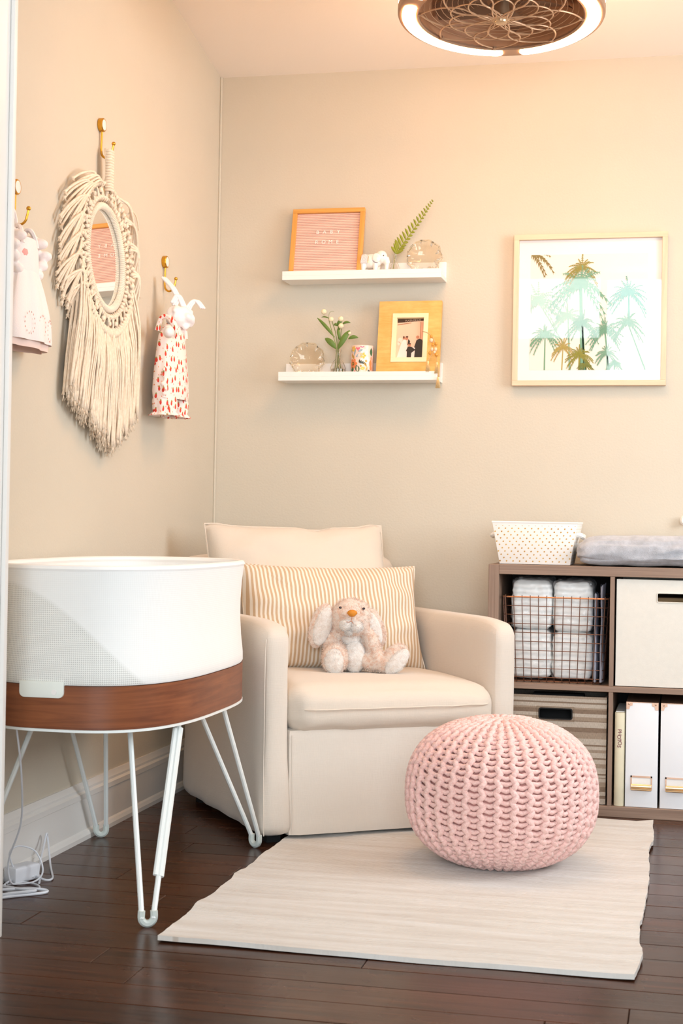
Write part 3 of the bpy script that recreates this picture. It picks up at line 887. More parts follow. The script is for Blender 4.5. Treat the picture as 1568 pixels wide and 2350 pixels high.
# white boxes with copper corners and label holders
M_boxwhite = pmat('white_paperboard', srgb(238, 240, 243), 0.6)
M_palegold = pmat('pale_brass', srgb(228, 200, 156), 0.3, metal=0.8)
M_rose = pmat('rose_copper', srgb(200, 164, 140), 0.35, metal=0.85)
def magbox(x0, x1, lab):
    cx_ = (x0+x1)/2
    t_ = thing('magazine_box', lab, 'file box', (cx_, -0.25, 0.033), 0, 'white file boxes in the lower cube')
    w_ = (x1-x0)/2
    mb = MB(); mb.box((-w_, -0.14, 0.0005), (w_, 0.12, 0.319)); mb.build('box_body', M_boxwhite, t_, bevel=0.0015)
    mb = MB(); mb.box((-w_-0.0004, -0.1405, 0.3185), (w_+0.0004, 0.12, 0.3205)); mb.build('lid_edge', M_rose, t_, smooth=False)
    for s_ in (-1, 1):
        mb = MB()
        a = s_*(w_+0.0006)
        mb.prism([(a, -0.1412, 0.3205), (a-s_*0.020, -0.1412, 0.3205), (a-s_*0.020, -0.1412, 0.310), (a-s_*0.012, -0.1412, 0.308), (a-s_*0.010, -0.1412, 0.298), (a, -0.1412, 0.298)][::s_], (0, 0.0012, 0))
        mb.box((min(a, a-s_*0.0008), -0.1412, 0.298), (max(a, a-s_*0.0008), -0.12, 0.3205))
        c_ = mb.build('corner_clip', M_rose, t_, smooth=False)
        mb = MB(); mb.ball((a-s_*0.009, -0.142, 0.314), (0.0028, 0.0014, 0.0028), 8, 5); mb.build('rivet', M_rose, c_)
    # label holder
    lx, lz0, lz1 = 0.0325, 0.054, 0.096
    mb = MB()
    y0, y1 = -0.1425, -0.14
    mb.box((-lx, y0, lz0), (-lx+0.004, y1, lz1)); mb.box((lx-0.004, y0, lz0), (lx, y1, lz1)); mb.box((-lx, y0, lz1-0.005), (lx, y1, lz1))
    h_ = mb.build('label_holder', M_rose, t_, smooth=False)
    mb = MB()
    def F(u, v):
        a = -0.5+v*PI*0.95
        return Vector((-lx+0.002+u*(2*lx-0.004), -0.1425-0.010*sin(max(a, 0)), 0.0615+0.009*-cos(a)+0.003))
    mb.grid(F, 1, 10); mb.tube([(-lx+0.002, -0.1525, 0.055), (lx-0.002, -0.1525, 0.055)], 0.0022, 6); mb.build('pull', M_palegold, h_)
    mb = MB(); mb.box((-lx+0.004, -0.1408, lz0+0.01), (lx-0.004, -0.14, lz1-0.005)); mb.build('label_card', M_white, h_, smooth=False)
magbox(1.4555, 1.5525, 'white file box with copper corners next to the cream album')
magbox(1.5595, 1.6565, 'white file box with copper corners at the right edge, second from the album')

# polka-dot basket on the bookcase
def polka():
    t = NT('gold_polka'); t.set(rough=0.7, spec=0.3)
    o = t.coord()
    sp = t.n('ShaderNodeSeparateXYZ'); t.l(o, sp.inputs[0])
    k = 1/0.0205
    a = t.math('MULTIPLY', t.math('ADD', t.math('ADD', sp.outputs[0], sp.outputs[1]), sp.outputs[2]), k)
    b_ = t.math('MULTIPLY', t.math('SUBTRACT', t.math('ADD', sp.outputs[0], sp.outputs[1]), sp.outputs[2]), k)
    fa = t.math('SUBTRACT', t.math('FRACT', a), 0.5); fb = t.math('SUBTRACT', t.math('FRACT', b_), 0.5)
    d = t.math('ADD', t.math('MULTIPLY', fa, fa), t.math('MULTIPLY', fb, fb))
    m_ = t.math('LESS_THAN', d, 0.027)
    below = t.math('LESS_THAN', sp.outputs[2], 0.122)
    above = t.math('GREATER_THAN', sp.outputs[2], 0.006)
    m_ = t.math('MULTIPLY', t.math('MULTIPLY', m_, below), above)
    g = t.noise(t.mapping(o, (30, 30, 30)), 1, 1)
    t.col(t.mix(m_, srgb(247, 244, 238), t.ramp(g, [(0.35, srgb(190, 138, 62)), (0.65, srgb(224, 182, 100))])))
    return t.m
M_polka = polka()
pbk = thing('polka_dot_basket', 'white tapered fabric basket with gold polka dots on the bookcase', 'basket', (1.165, -0.255, 0.765))
def tapered(mb, w0, d0, w1, d1, h, t_=0.004, lip=0.0):
    lo = [Vector((sx*w0/2, sy*d0/2, 0.001)) for sx, sy in ((-1,-1),(1,-1),(1,1),(-1,1))]
    hi = [Vector((sx*w1/2, sy*d1/2, h)) for sx, sy in ((-1,-1),(1,-1),(1,1),(-1,1))]
    loi = [Vector((p.x*(1-2*t_/w0), p.y*(1-2*t_/d0), 0.004)) for p in lo]; hii = [Vector((p.x*(1-2*t_/w1), p.y*(1-2*t_/d1), h)) for p in hi]
    vs = lo+hi+loi+hii
    fs = [(3,2,1,0)]
    for i in range(4):
        j = (i+1) % 4
        fs += [(i, j, 4+j, 4+i), (4+i, 4+j, 12+j, 12+i), (12+i, 12+j, 8+j, 8+i)]
    fs.append((8, 9, 10, 11))
    mb.add(vs, fs)
mb = MB(); tapered(mb, 0.220, 0.19, 0.266, 0.235, 0.134); mb.build('basket_body', M_polka, pbk, bevel=0.0015)
mb = MB()
pts = [(sx*0.132, sy*0.116, 0.132) for sx, sy in ((-1,-1),(1,-1),(1,1),(-1,1))]
mb.tube(pts, 0.0035, 6, closed=True); mb.build('rim', pmat('basket_rim', srgb(246, 243, 236), 0.7), pbk)
for s_ in (-1, 1):
    mb = MB()
    mb.tube(catmull([(s_*0.122, -0.045, 0.098), (s_*0.140, -0.045, 0.092), (s_*0.143, 0, 0.086), (s_*0.140, 0.045, 0.092), (s_*0.122, 0.045, 0.098)], 5), 0.007, 6); mb.build('handle', M_white, pbk)
# changing pad
def plush_mat(name, c):
    t = NT(name); t.set(rough=0.95, spec=0.1, sheen=0.35)
    o = t.coord()
    n1 = t.noise(o, 35, 5, 0.65); n2 = t.noise(o, 420, 2)
    t.col(t.ramp(n1, [(0.3, tuple(x*0.8 for x in c[:3])+(1,)), (0.7, tuple(min(1, x*1.15) for x in c[:3])+(1,))]))
    t.bump(t.math('ADD', n2, n1), 0.5, 0.003)
    return t.m
M_plush = plush_mat('grey_plush', srgb(188, 190, 196))
mb = MB()
def fn(x, y_, z):
    side = -0.012*math.exp(-((y_)/0.5)**2)*max(0, z)
    fold_ = 0.0
    for k, x0_ in enumerate((-0.35, -0.22, -0.10, 0.25, 0.45)):
        q = (x-x0_-0.16*(-z))/0.035
        fold_ += 0.007*math.exp(-q*q)*(1 if y_ < -0.5 else 0)*(1-z*0.4)
    end = 0.006*nz(x*5, y_*3, z*3)
    drop = -0.010*max(0, -x-0.82)/0.18*max(0, z)
    return (end, -fold_*1.3+0.004*nz(x*8, 1, z*2), side+end+drop+0.004*x*max(0, z))
mb.rbox((0.80, 0.385, 0.095), 0.045, 30, (0, 0, 0), fn)
pad = mb.build('changing_pad', M_plush, None, angle=80)
pad.location = (1.694, -0.205, 0.8165)
tag(pad, 'grey plush changing pad lying on top of the bookcase', 'changing pad')
# small white knob on the wall at the right edge
mb = MB(); mb.lathe([(0, 0.0), (0.011, 0.0), (0.008, 0.012), (0.016, 0.022), (0.0175, 0.030), (0.012, 0.038), (0, 0.040)], 20, m=Matrix.Translation((1.622, -0.0005, 0.912)) @ Matrix.Rotation(PI/2, 4, 'X'))
tag(mb.build('white_finial', M_ceramic), 'small white round knob on the far wall at the right edge', 'knob')

# ------------------------------------------------------------------ rug
def rug_mat():
    t = NT('woven_rug'); t.set(rough=0.98, spec=0.08, sheen=0.2)
    pos = t.n('ShaderNodeNewGeometry').outputs['Position']
    b1 = t.noise(t.mapping(pos, (2.2, 26, 1)), 1, 4, 0.6)
    sl = t.noise(t.mapping(pos, (60, 380, 1)), 1, 2)
    base = t.ramp(b1, [(0.3, srgb(214, 206, 197)), (0.5, srgb(226, 221, 214)), (0.7, srgb(234, 231, 227))])
    slub = t.noise(t.mapping(pos, (28, 210, 1), loc=(3, 1, 0)), 1, 2)
    fl = t.ramp(slub, [(0.66, (1, 1, 1, 1)), (0.74, (0.72, 0.62, 0.54, 1))])
    c = t.mix(0.8, base, fl, 'MULTIPLY')
    t.col(c)
    wv = t.n('ShaderNodeTexWave', bands_direction='Y'); wv.inputs['Scale'].default_value = 52; wv.inputs['Distortion'].default_value = 1.2; wv.inputs['Detail'].default_value = 1
    t.l(pos, wv.inputs['Vector'])
    t.bump(t.math('ADD', t.math('MULTIPLY', wv.outputs[1], 0.6), sl), 0.65, 0.004)
    return t.m
M_rug = rug_mat()
RX0, RX1, RY0, RY1 = 0.556, 1.548, -2.098, -0.49
mb = MB()
NU, NV = 80, 130
def edge(yv, s_):
    return 0.008*nz(yv*5, s_*3.1, 0.3)+0.004*nz(yv*13, s_*1.7, 2.0)+0.002*nz(yv*40, s_, 1)
def top(u, v):
    yv = RY0+(RY1-RY0)*v
    xl = RX0+edge(yv, 1.0); xr = RX1+edge(yv, 2.0)
    xv = xl+(xr-xl)*u
    ye = yv+0.006*nz(xv*5, v*0+4, 1)*(1 if v < 0.02 or v > 0.98 else 0.3)
    if v > 0.999: ye += -0.012*max(0, (u-0.8)/0.2)
    rip = 0.0035*nz(xv*1.5, yv*11, 0.5)+0.0015*nz(xv*4, yv*30, 5)
    lift = 0.007*max(0, abs(2*u-1)-0.9)/0.1*max(0, nz(yv*9, u*2, 8)+0.3)
    return Vector((xv, ye, 0.0125+rip+lift))
mb.grid(top, NU, NV)
base_i = len(mb.v)
mb.grid(lambda u, v: Vector((top(u, v).x, top(u, v).y, max(0.0008, top(u, v).z-0.0105))), NU, NV)
U = NU+1
nf = NU*NV
mb.f[nf:] = [f[::-1] for f in mb.f[nf:]]
per = [i for i in range(U)]+[j*U+NU for j in range(1, NV+1)]+[NV*U+i for i in range(NU-1, -1, -1)]+[j*U for j in range(NV-1, 0, -1)]
for k in range(len(per)):
    a, b_ = per[k], per[(k+1) % len(per)]
    mb.f.append((b_, a, a+base_i, b_+base_i))
rug = mb.build('area_rug', M_rug, None, angle=60)
tag(rug, 'cream handwoven cotton rug on the dark floor in front of the armchair', 'rug')

# ------------------------------------------------------------------ knitted pouf
PC = Vector((1.17, -1.18, 0.0165)); PR, PH = 0.236, 0.362
M_knit = NT('pink_cotton_yarn'); M_knit.set(rough=0.9, spec=0.15, sheen=0.3)
o_ = M_knit.coord(); nn = M_knit.noise(o_, 260, 2)
M_knit.col(M_knit.ramp(nn, [(0.3, srgb(236, 188, 180)), (0.7, srgb(249, 214, 206))])); M_knit.bump(nn, 0.35, 0.001); M_knit = M_knit.m
pouf = thing('knitted_pouf', 'round chunky knitted pink pouf sitting on the cream rug', 'pouf', PC)
def pprof(s_):
    """s 0 (top centre) .. 1 (bottom centre) -> r, z"""
    a = PI*s_
    n_ = 2.35
    c, q = cos(a), sin(a)
    r = PR*abs(q)**(2/n_)
    z = PH/2+PH/2*math.copysign(abs(c)**(2/2.6), c)
    if c > 0: r *= 1.0-0.03*c
    return r, z
# arc-length table
tab_ = []; acc = 0; pv = None
for i in range(601):
    r, z = pprof(i/600)
    if pv: acc += math.hypot(r-pv[0], z-pv[1])
    tab_.append((acc, r, z)); pv = (r, z)
ARC = acc
def at_arc(d):
    d = max(0, min(ARC, d)); lo, hi = 0, 600
    while hi-lo > 1:
        m_ = (lo+hi)//2
        if tab_[m_][0] < d: lo = m_
        else: hi = m_
    t_ = (d-tab_[lo][0])/max(1e-9, tab_[hi][0]-tab_[lo][0])
    r = tab_[lo][1]*(1-t_)+tab_[hi][1]*t_; z = tab_[lo][2]*(1-t_)+tab_[hi][2]*t_
    dr, dz = tab_[hi][1]-tab_[lo][1], tab_[hi][2]-tab_[lo][2]
    L = math.hypot(dr, dz) or 1
    return r, z, -dz/L, dr/L   # normal (radial, z)
mb = MB(); mb.grid(lambda u, v: Vector((max(at_arc(v*ARC)[0]-0.006, 0.0005)*cos(2*PI*u), max(at_arc(v*ARC)[0]-0.006, 0.0005)*sin(2*PI*u), 0.006+(at_arc(v*ARC)[1]-0.006)*0.985)), 48, 40, cu=True)
mb.f = [f[::-1] for f in mb.f]
mb.build('core', pmat('pouf_core', srgb(232, 168, 158), 0.95), pouf)
NC = 38; ROW = 0.0150
def pp(az, d, lift):
    r, z, nr, nz_ = at_arc(d)
    return Vector(((r+lift*nr)*cos(az), (r+lift*nr)*sin(az), max(0.004, z+lift*nz_)))
mb = MB()
rows = int((ARC-0.06)/ROW)
for j in range(NC):
    az0 = 2*PI*j/NC
    for i in range(rows):
        d = 0.03+i*ROW+(0.5*ROW if j % 2 else 0)
        r = at_arc(d)[0]
        if r < 0.03: continue
        if r < 0.075 and j % 2: continue
        if d > ARC-0.10: continue
        wdt = 2*PI/NC*(1 if r >= 0.075 else 2)
        jit = 0.06*sin(j*12.9+i*78.2)
        yr = min(0.0076, 0.38*r*wdt)
        # knot leg: a slanted raised stitch, alternately leaning
        sl = 1 if (i % 2 == 0) else -1
        pts = [pp(az0-0.20*wdt*sl, d-0.55*ROW, 0.000), pp(az0-0.13*wdt*sl, d-0.15*ROW, 0.0075), pp(az0+0.06*wdt*sl+jit*wdt, d+0.45*ROW, 0.0085), pp(az0+0.16*wdt*sl, d+1.0*ROW, 0.000)]
        mb.tube(pts, [yr*0.8, yr*1.08, yr*1.05, yr*0.75], 6, caps=True)
        # bridging bar to the next wale, sunk between the ribs
        for hb in (0.15,):
            pts = [pp(az0+0.10*wdt, d+(0.05+hb)*ROW, 0.0035), pp(az0+0.5*wdt, d+(0.32+hb+jit)*ROW, 0.0032), pp(az0+0.90*wdt, d+(0.05+hb)*ROW, 0.0035)]
            mb.tube(pts, [yr*0.66, yr*0.86, yr*0.66], 5, caps=False)
# gathered centre
for j in range(20):
    az = 2*PI*j/20
    mb.tube([pp(az, 0.004, 0.001), pp(az+0.05, 0.018, 0.006), pp(az, 0.035, 0.004)], [0.003, 0.0048, 0.005], 6)
kn = mb.build('knit_cover', M_knit, pouf, angle=180)
kn['kind'] = 'stuff'
# ------------------------------------------------------------------ ceiling fan light
lampT = thing('fan_light', 'round flush fan light with glowing ring and wire rosette grille', 'ceiling lamp', (1.111, -0.982, 2.281))
lampT.rotation_euler = (math.radians(-5), 0, 0); lampT.scale = (0.944, 0.944, 0.944)
M_bronze = pmat('brushed_bronze', srgb(176, 140, 112), 0.4, metal=0.35)
M_bronze_d = pmat('fan_blade_brown', srgb(120, 84, 60), 0.4)
M_housing = pmat('lamp_housing', srgb(196, 150, 112), 0.45, metal=0.3)
M_wirelight = pmat('bronze_wire', srgb(206, 164, 128), 0.4, metal=0.3)
def glow(name, col, st):
    t = NT(name); t.col((0.9, 0.9, 0.9, 1))
    t.b.inputs['Emission Color'].default_value = col + (1,); t.b.inputs['Emission Strength'].default_value = st
    return t.m
M_glow = glow('lamp_diffuser', LAMP_COL, LAMP_POWER)
M_glow2 = glow('lamp_side_glow', LAMP_COL, LAMP_POWER*0.9)
RO, RI = 0.300, 0.238
mb = MB(); mb.lathe([(RI, 0.010), (RI, 0.001), (RI+0.004, -0.003), (RI+0.012, -0.001), (RO-0.008, -0.001), (RO-0.002, 0.001), (RO, 0.006), (RO, 0.022), (RO-0.004, 0.022), (RO-0.004, 0.012), (RI, 0.010)], 96)
mb.build('ring_frame', M_bronze, lampT, angle=30)
mb = MB(); mb.lathe([(RO-0.003, 0.022), (RO-0.001, 0.024), (RO-0.001, 0.062), (RO-0.004, 0.066)], 96); mb.build('side_diffuser', M_glow2, lampT)
mb = MB(); mb.lathe([(RO-0.004, 0.066), (RO, 0.066), (RO, 0.085), (0.20, 0.115), (0.10, 0.12), (0.10, 0.17), (0.03, 0.175), (0.03, 0.33), (0.085, 0.335), (0.085, 0.358), (0, 0.358)], 64); mb.build('housing', M_housing, lampT, angle=30)
for k in range(3):
    mb = MB()
    a0 = PI/2+math.radians(5.5)+k*2*PI/3; a1 = a0+2*PI/3-math.radians(11)
    r0, r1 = 0.249, 0.287
    rm, hw = (r0+r1)/2, (r1-r0)/2
    def F(u, v):
        a = a0+(a1-a0)*u
        # rounded ends
        e = min((a-a0), (a1-a))*rm
        w_ = hw*math.sqrt(max(0.0, 1-(1-min(1, e/hw))**2))
        return Vector(((rm+w_*(2*v-1))*cos(a), (rm+w_*(2*v-1))*sin(a), -0.0035))
    mb.grid(lambda u, v: F((0.5-0.5*cos(PI*u))*0.5+u*0.5, v), 90, 3)
    mb.f = [f[::-1] for f in mb.f]
    mb.build('light_arc', M_glow, lampT)
# bowl, concentric wires, blades
mb = MB(); mb.lathe([(RI+0.001, 0.0), (RI-0.004, 0.04), (RI-0.03, 0.075), (0.12, 0.098), (0, 0.10)], 64); mb.build('fan_bowl', pmat('fan_bowl', srgb(190, 136, 96), 0.6), lampT)
for i in range(5):
    mb = MB(); a = 2*PI*i/5+0.35
    def F(u, v):
        r = 0.045+0.165*u
        w_ = 0.035+0.055*math.sin(PI*min(1, u*0.9+0.1))
        t_ = (v-0.5)*w_*2
        aa = a+t_/max(r, 0.05)*0.6
        return Vector((r*cos(aa), r*sin(aa), 0.048+0.028*(v-0.5)))
    mb.grid(F, 10, 5)
    mb.build('blade', M_bronze_d, lampT)
for i in range(11):
    r = 0.06+i*0.0165
    z = 0.070-0.055*(r/RI)**2*0.6
    mb = MB(); mb.tube([(r*cos(2*PI*k/40), r*sin(2*PI*k/40), z-0.02) for k in range(40)], 0.0011, 4, closed=True); mb.build('grille_ring', M_wirelight, lampT)
NP = 8
def zc(r): return -0.012*(1-(r/RI)**2)
for k in range(NP):
    a = 2*PI*k/NP+0.2
    mb = MB()
    for s_ in (-1, 1):
        pts = []
        for i in range(17):
            q = i/16
            r = 0.03+(RI-0.034)*q
            aa = a+s_*0.62*sin(PI*q)**0.9*(1-0.35*q)
            pts.append((r*cos(aa), r*sin(aa), zc(r)))
        mb.tube(pts, 0.0026, 5)
    mb.build('grille_petal', M_wirelight, lampT)
    mb = MB()
    c_ = Vector((0.088*cos(a+PI/NP), 0.088*sin(a+PI/NP), 0))
    pts = []
    for i in range(28):
        p = c_+0.066*Vector((cos(2*PI*i/28), sin(2*PI*i/28), 0)); p.z = zc(p.length); pts.append(p)
    mb.tube(pts, 0.0024, 5, closed=True); mb.build('grille_loop', M_wirelight, lampT)
    mb = MB(); mb.box((RI-0.012, -0.004, -0.004), (RI+0.004, 0.004, 0.004), Matrix.Rotation(a, 4, 'Z')); mb.build('clip', M_bronze, lampT, smooth=False)
mb = MB(); mb.lathe([(0, -0.021), (0.012, -0.021), (0.017, -0.019), (0.019, -0.014), (0.030, -0.012), (0.032, -0.006), (0.026, 0.0), (0.02, 0.06), (0, 0.06)], 28); mb.build('hub', pmat('hub_metal', srgb(200, 172, 140), 0.3, metal=0.7), lampT, angle=30)

# ------------------------------------------------------------------ floating ledges
def ledge(z, x0, lab):
    W_ = 0.549
    t_ = thing('picture_ledge', lab, 'shelf', (x0+W_/2, -0.0575, z), 0, 'white picture ledges')
    h_ = W_/2
    mb = MB(); mb.box((-h_, -0.0575, 0), (h_, 0.0575, 0.014)); mb.build('shelf_board', M_white, t_, bevel=0.0008, seg=1)
    mb = MB(); mb.box((-h_, -0.0575, 0.014), (h_, -0.047, 0.030)); mb.build('front_lip', M_white, t_, bevel=0.0008, seg=1)
    mb = MB(); mb.box((-h_, 0.044, 0.014), (h_, 0.0575, 0.068)); mb.build('back_rail', M_white, t_, bevel=0.0008, seg=1)
ledge(1.7095, 0.267, 'upper white picture ledge carrying the pink letter board')
ledge(1.3665, 0.259, 'lower white picture ledge carrying the gold photo frame')
ZS1, ZS2 = 1.7235+0.0002, 1.3805+0.0002
# letter board
M_maple = woodgrain('honey_wood', srgb(232, 172, 92), srgb(212, 148, 70), 'x', 45, 0.45, 0.05)
M_maplez = woodgrain('honey_wood_v', srgb(232, 172, 92), srgb(212, 148, 70), 'z', 45, 0.45, 0.05)
def leaning(name, lab, cat, x0, x1, ybot, ytop, z0, h):
    th = math.asin((ytop-ybot)/h)
    t_ = thing(name, lab, cat, ((x0+x1)/2, ybot, z0))
    t_.rotation_euler = (-th, 0, 0)
    return t_
lb = leaning('letter_board', 'pink felt letter board with honey wood frame and white letters', 'letter board', 0.279, 0.535, -0.086, -0.030, ZS1+0.0042, 0.247)
w_, h_, fr = 0.127, 0.247, 0.0155
def bar(t_, name, lo, hi, m): mb = MB(); mb.box(lo, hi); return mb.build(name, m, t_, bevel=0.001, seg=1)
bar(lb, 'frame_bar', (-w_, 0, h_-fr), (w_, 0.018, h_), M_maple); bar(lb, 'frame_bar', (-w_, 0, 0), (w_, 0.018, fr), M_maple)
bar(lb, 'frame_bar', (-w_, 0, fr), (-w_+fr, 0.018, h_-fr), M_maplez); bar(lb, 'frame_bar', (w_-fr, 0, fr), (w_, 0.018, h_-fr), M_maplez)
mb = MB()
pts = []
nr = 36
zz0, zz1 = fr, h_-fr
step = (zz1-zz0)/nr
for i in range(nr):
    z = zz0+i*step
    pts += [(z, 0.009), (z+step*0.72, 0.009), (z+step*0.78, 0.0125), (z+step*0.98, 0.0125)]
pts.append((zz1, 0.009))
for (z, yv) in pts: pass
vs = []; fs = []
for i, (z, yv) in enumerate(pts): vs += [(-w_+fr, yv, z), (w_-fr, yv, z)]
for i in range(len(pts)-1): fs.append((2*i, 2*i+1, 2*i+3, 2*i+2))
mb.add(vs, fs); mb.box((-w_+fr, 0.0127, fr), (w_-fr, 0.017, h_-fr))
mb.build('felt_panel', pmat('pink_felt', srgb(240, 196, 180), 0.95, sheen=0.3), lb, smooth=False)
M_letter = pmat('letter_white', srgb(250, 246, 240), 0.4)
for row, (word, zc_) in enumerate((('BABY', 0.162), ('ROME', 0.125))):
    for i, ch in enumerate(word):
        text_mesh('letter', ch, 0.0185, M_letter, lb, Matrix.Translation((-0.036+i*0.0245+(0.0 if row == 0 else -0.001), 0.0082, zc_)) @ Matrix.Rotation(PI/2, 4, 'X'), 0.0007)
# helper: fuse overlapping solids into one skin
def fuse(mb, name, mat, parent=None, voxel=0.002, smooth_it=4, keep=False):
    o = mb.build(name, mat, parent)
    m1 = o.modifiers.new('r', 'REMESH'); m1.mode = 'VOXEL'; m1.voxel_size = voxel
    m2 = o.modifiers.new('s', 'SMOOTH'); m2.iterations = smooth_it; m2.factor = 0.5
    dg = bpy.context.evaluated_depsgraph_get(); dg.update()
    me = bpy.data.meshes.new_from_object(o.evaluated_get(dg))
    o.modifiers.clear(); old = o.data; o.data = me; bpy.data.meshes.remove(old); me.name = name
    me.polygons.foreach_set('use_smooth', [True]*len(me.polygons))
    if not me.materials: me.materials.append(mat)
    return o
# elephant
el = thing('elephant_figurine', 'small white china elephant with dotted saddle cloth on the upper ledge', 'figurine', (0.571, -0.062, ZS1))
mb = MB()
mb.ball((-0.004, 0, 0.052), (0.036, 0.020, 0.026), 16, 10)
mb.ball((0.030, 0, 0.066), (0.021, 0.017, 0.023), 14, 10)
mb.ball((-0.030, 0, 0.046), (0.018, 0.018, 0.022), 12, 8)
for x, y_ in ((-0.030, -0.010), (-0.026, 0.010), (0.012, -0.010), (0.016, 0.010)):
    mb.tube([(x, y_, 0.045), (x, y_, 0.02), (x, y_, 0.0005)], [0.0105, 0.0085, 0.0095], 10)
mb.tube(catmull([(0.044, 0, 0.064), (0.049, 0, 0.045), (0.0485, 0, 0.022), (0.047, 0, 0.004)], 4), [0.012]*5+[0.009]*4+[0.007]*4, 10)
mb.tube([(-0.046, 0, 0.05), (-0.050, 0, 0.03), (-0.049, -0.002, 0.015)], [0.004, 0.003, 0.003], 8)
eb = fuse(mb, 'body', M_ceramic, el, 0.0018, 5)
for s_ in (-1, 1):
    mb = MB(); mb.ball((0.016, s_*0.019, 0.060), (0.015, 0.004, 0.017), 14, 8); mb.build('ear', M_ceramic, eb)
    mb = MB(); mb.ball((0.040, s_*0.0145, 0.069), 0.0022, 8, 6); mb.build('eye', pmat('eye_paint', srgb(90, 80, 50), 0.3), eb)
    mb = MB(); mb.tube([(0.004, s_*0.0215, 0.052), (0.012, s_*0.0228, 0.046), (0.022, s_*0.022, 0.043)], 0.0008, 5); mb.build('painted_line', pmat('blue_glaze', srgb(80, 86, 130), 0.3), eb)
mb = MB()
def F(u, v):
    a = -0.25+u*(PI+0.5)
    x = -0.036+0.024*v
    rz = 0.0225+0.006*sin(PI*min(1, (v*0.75+0.25)))
    return Vector((x, 0.0225*cos(a), 0.050+rz*sin(a)))
mb.grid(F, 18, 8)
def dots_mat():
    t = NT('saddle_cloth'); t.set(rough=0.3)
    o = t.coord(); sp = t.n('ShaderNodeSeparateXYZ'); t.l(o, sp.inputs[0])
    k = 1/0.0052
    fa = t.math('SUBTRACT', t.math('FRACT', t.math('MULTIPLY', t.math('ADD', sp.outputs[0], sp.outputs[2]), k)), 0.5)
    fb = t.math('SUBTRACT', t.math('FRACT', t.math('MULTIPLY', t.math('SUBTRACT', sp.outputs[0], sp.outputs[2]), k)), 0.5)
    d = t.math('ADD', t.math('MULTIPLY', fa, fa), t.math('MULTIPLY', fb, fb))
    t.col(t.mix(t.math('LESS_THAN', d, 0.085), srgb(248, 240, 234), srgb(64, 78, 130))); return t.m
mb.build('saddle_cloth', dots_mat(), el)
mb = MB(); mb.tube([F(i/20, 1.0) for i in range(21)], 0.001, 5); mb.build('gold_edge', M_gold, el)
# clear scalloped dishes
def glass(name, tint, rough=0.03):
    t = NT(name); t.set(rough=rough, trans=1.0, ior=1.33, spec=0.5); t.col(tint); return t.m
M_glass = glass('clear_glass', (0.97, 0.97, 0.96, 1))
M_amber = glass('amber_tinted_glass', (0.96, 0.90, 0.80, 1), 0.06)
def dish(x, z0, R, seed, lab, lean):
    t_ = thing('scalloped_dish', lab, 'glass dish', (x, -0.070, z0))
    mb = MB()
    def P(u, v, side):
        a = 2*PI*u
        rr = R*v
        lob = 1+0.045*cos(9*a+seed)*max(0, v-0.55)/0.45
        depth = 0.020*(v**2.2)
        ruf = (0.006*cos(9*a+seed)+0.003*sin(17*a+seed*2))*max(0, v-0.6)/0.4
        th_ = 0.0028 if side else 0
        p = Vector((rr*lob*cos(a), -depth+ruf+th_, R+rr*lob*sin(a)*0.97))
        return Matrix.Rotation(-lean, 3, 'X') @ p
    mb.grid(lambda u, v: P(u, max(v, 0.01), 0), 72, 14, cu=True)
    n0 = len(mb.v)
    mb.grid(lambda u, v: P(1-u, max(v, 0.01), 1), 72, 14, cu=True)
    for i in range(72):
        a_, b_ = 14*72+i, 14*72+(i+1) % 72
        c_, d_ = n0+14*72+(72-i) % 72, n0+14*72+(72-i-1) % 72
        mb.f.append((a_, b_, d_, c_))
    mb.poly([mb.v[i] for i in range(72)][::-1]); mb.poly([mb.v[n0+i] for i in range(72)][::-1])
    mb.build('bowl', M_amber, t_, angle=60)
    mb = MB()
    pts = [P(i/108, 1.0, 0) for i in range(108)]
    mb.tube(pts, 0.0032, 6, closed=True); mb.build('ruffled_rim', M_amber, t_)
dish(0.752, ZS1+0.001, 0.058, 0.4, 'clear scalloped glass dish standing on the upper ledge beside the fern', 0.10)
dish(0.352, ZS2+0.001, 0.058, 1.9, 'clear scalloped glass dish standing on the lower ledge', 0.10)
# bud vases
def bud_vase(x, y_, z0, h, R, lab):
    t_ = thing('bud_vase', lab, 'vase', (x, y_, z0))
    mb = MB()
    o_ = [(0, 0.0), (R*0.8, 0.0), (R, h*0.10), (R*1.0, h*0.35), (R*0.75, h*0.52), (R*0.36, h*0.66), (R*0.30, h*0.85), (R*0.42, h)]
    i_ = [(R*0.34, h), (R*0.22, h*0.85), (R*0.28, h*0.66), (R*0.66, h*0.52), (R*0.9, h*0.35), (R*0.88, h*0.12), (R*0.7, 0.003), (0, 0.003)]
    mb.lathe(o_+i_, 28); mb.build('glass_body', M_glass, t_, angle=40)
    mb = MB(); mb.lathe([(0, 0.0035), (R*0.66, 0.0035), (R*0.84, h*0.12), (R*0.86, h*0.3), (0, h*0.3)], 24); mb.build('water', glass('vase_water', (0.96, 0.98, 0.98, 1)), t_)
    return t_
M_leaf = pmat('green_leaf', srgb(96, 124, 48), 0.5, var=0.15, vscale=40)
M_fern = pmat('fern_green', srgb(140, 146, 30), 0.5, var=0.12, vscale=50)
M_stem = pmat('stem_green', srgb(126, 140, 70), 0.5)
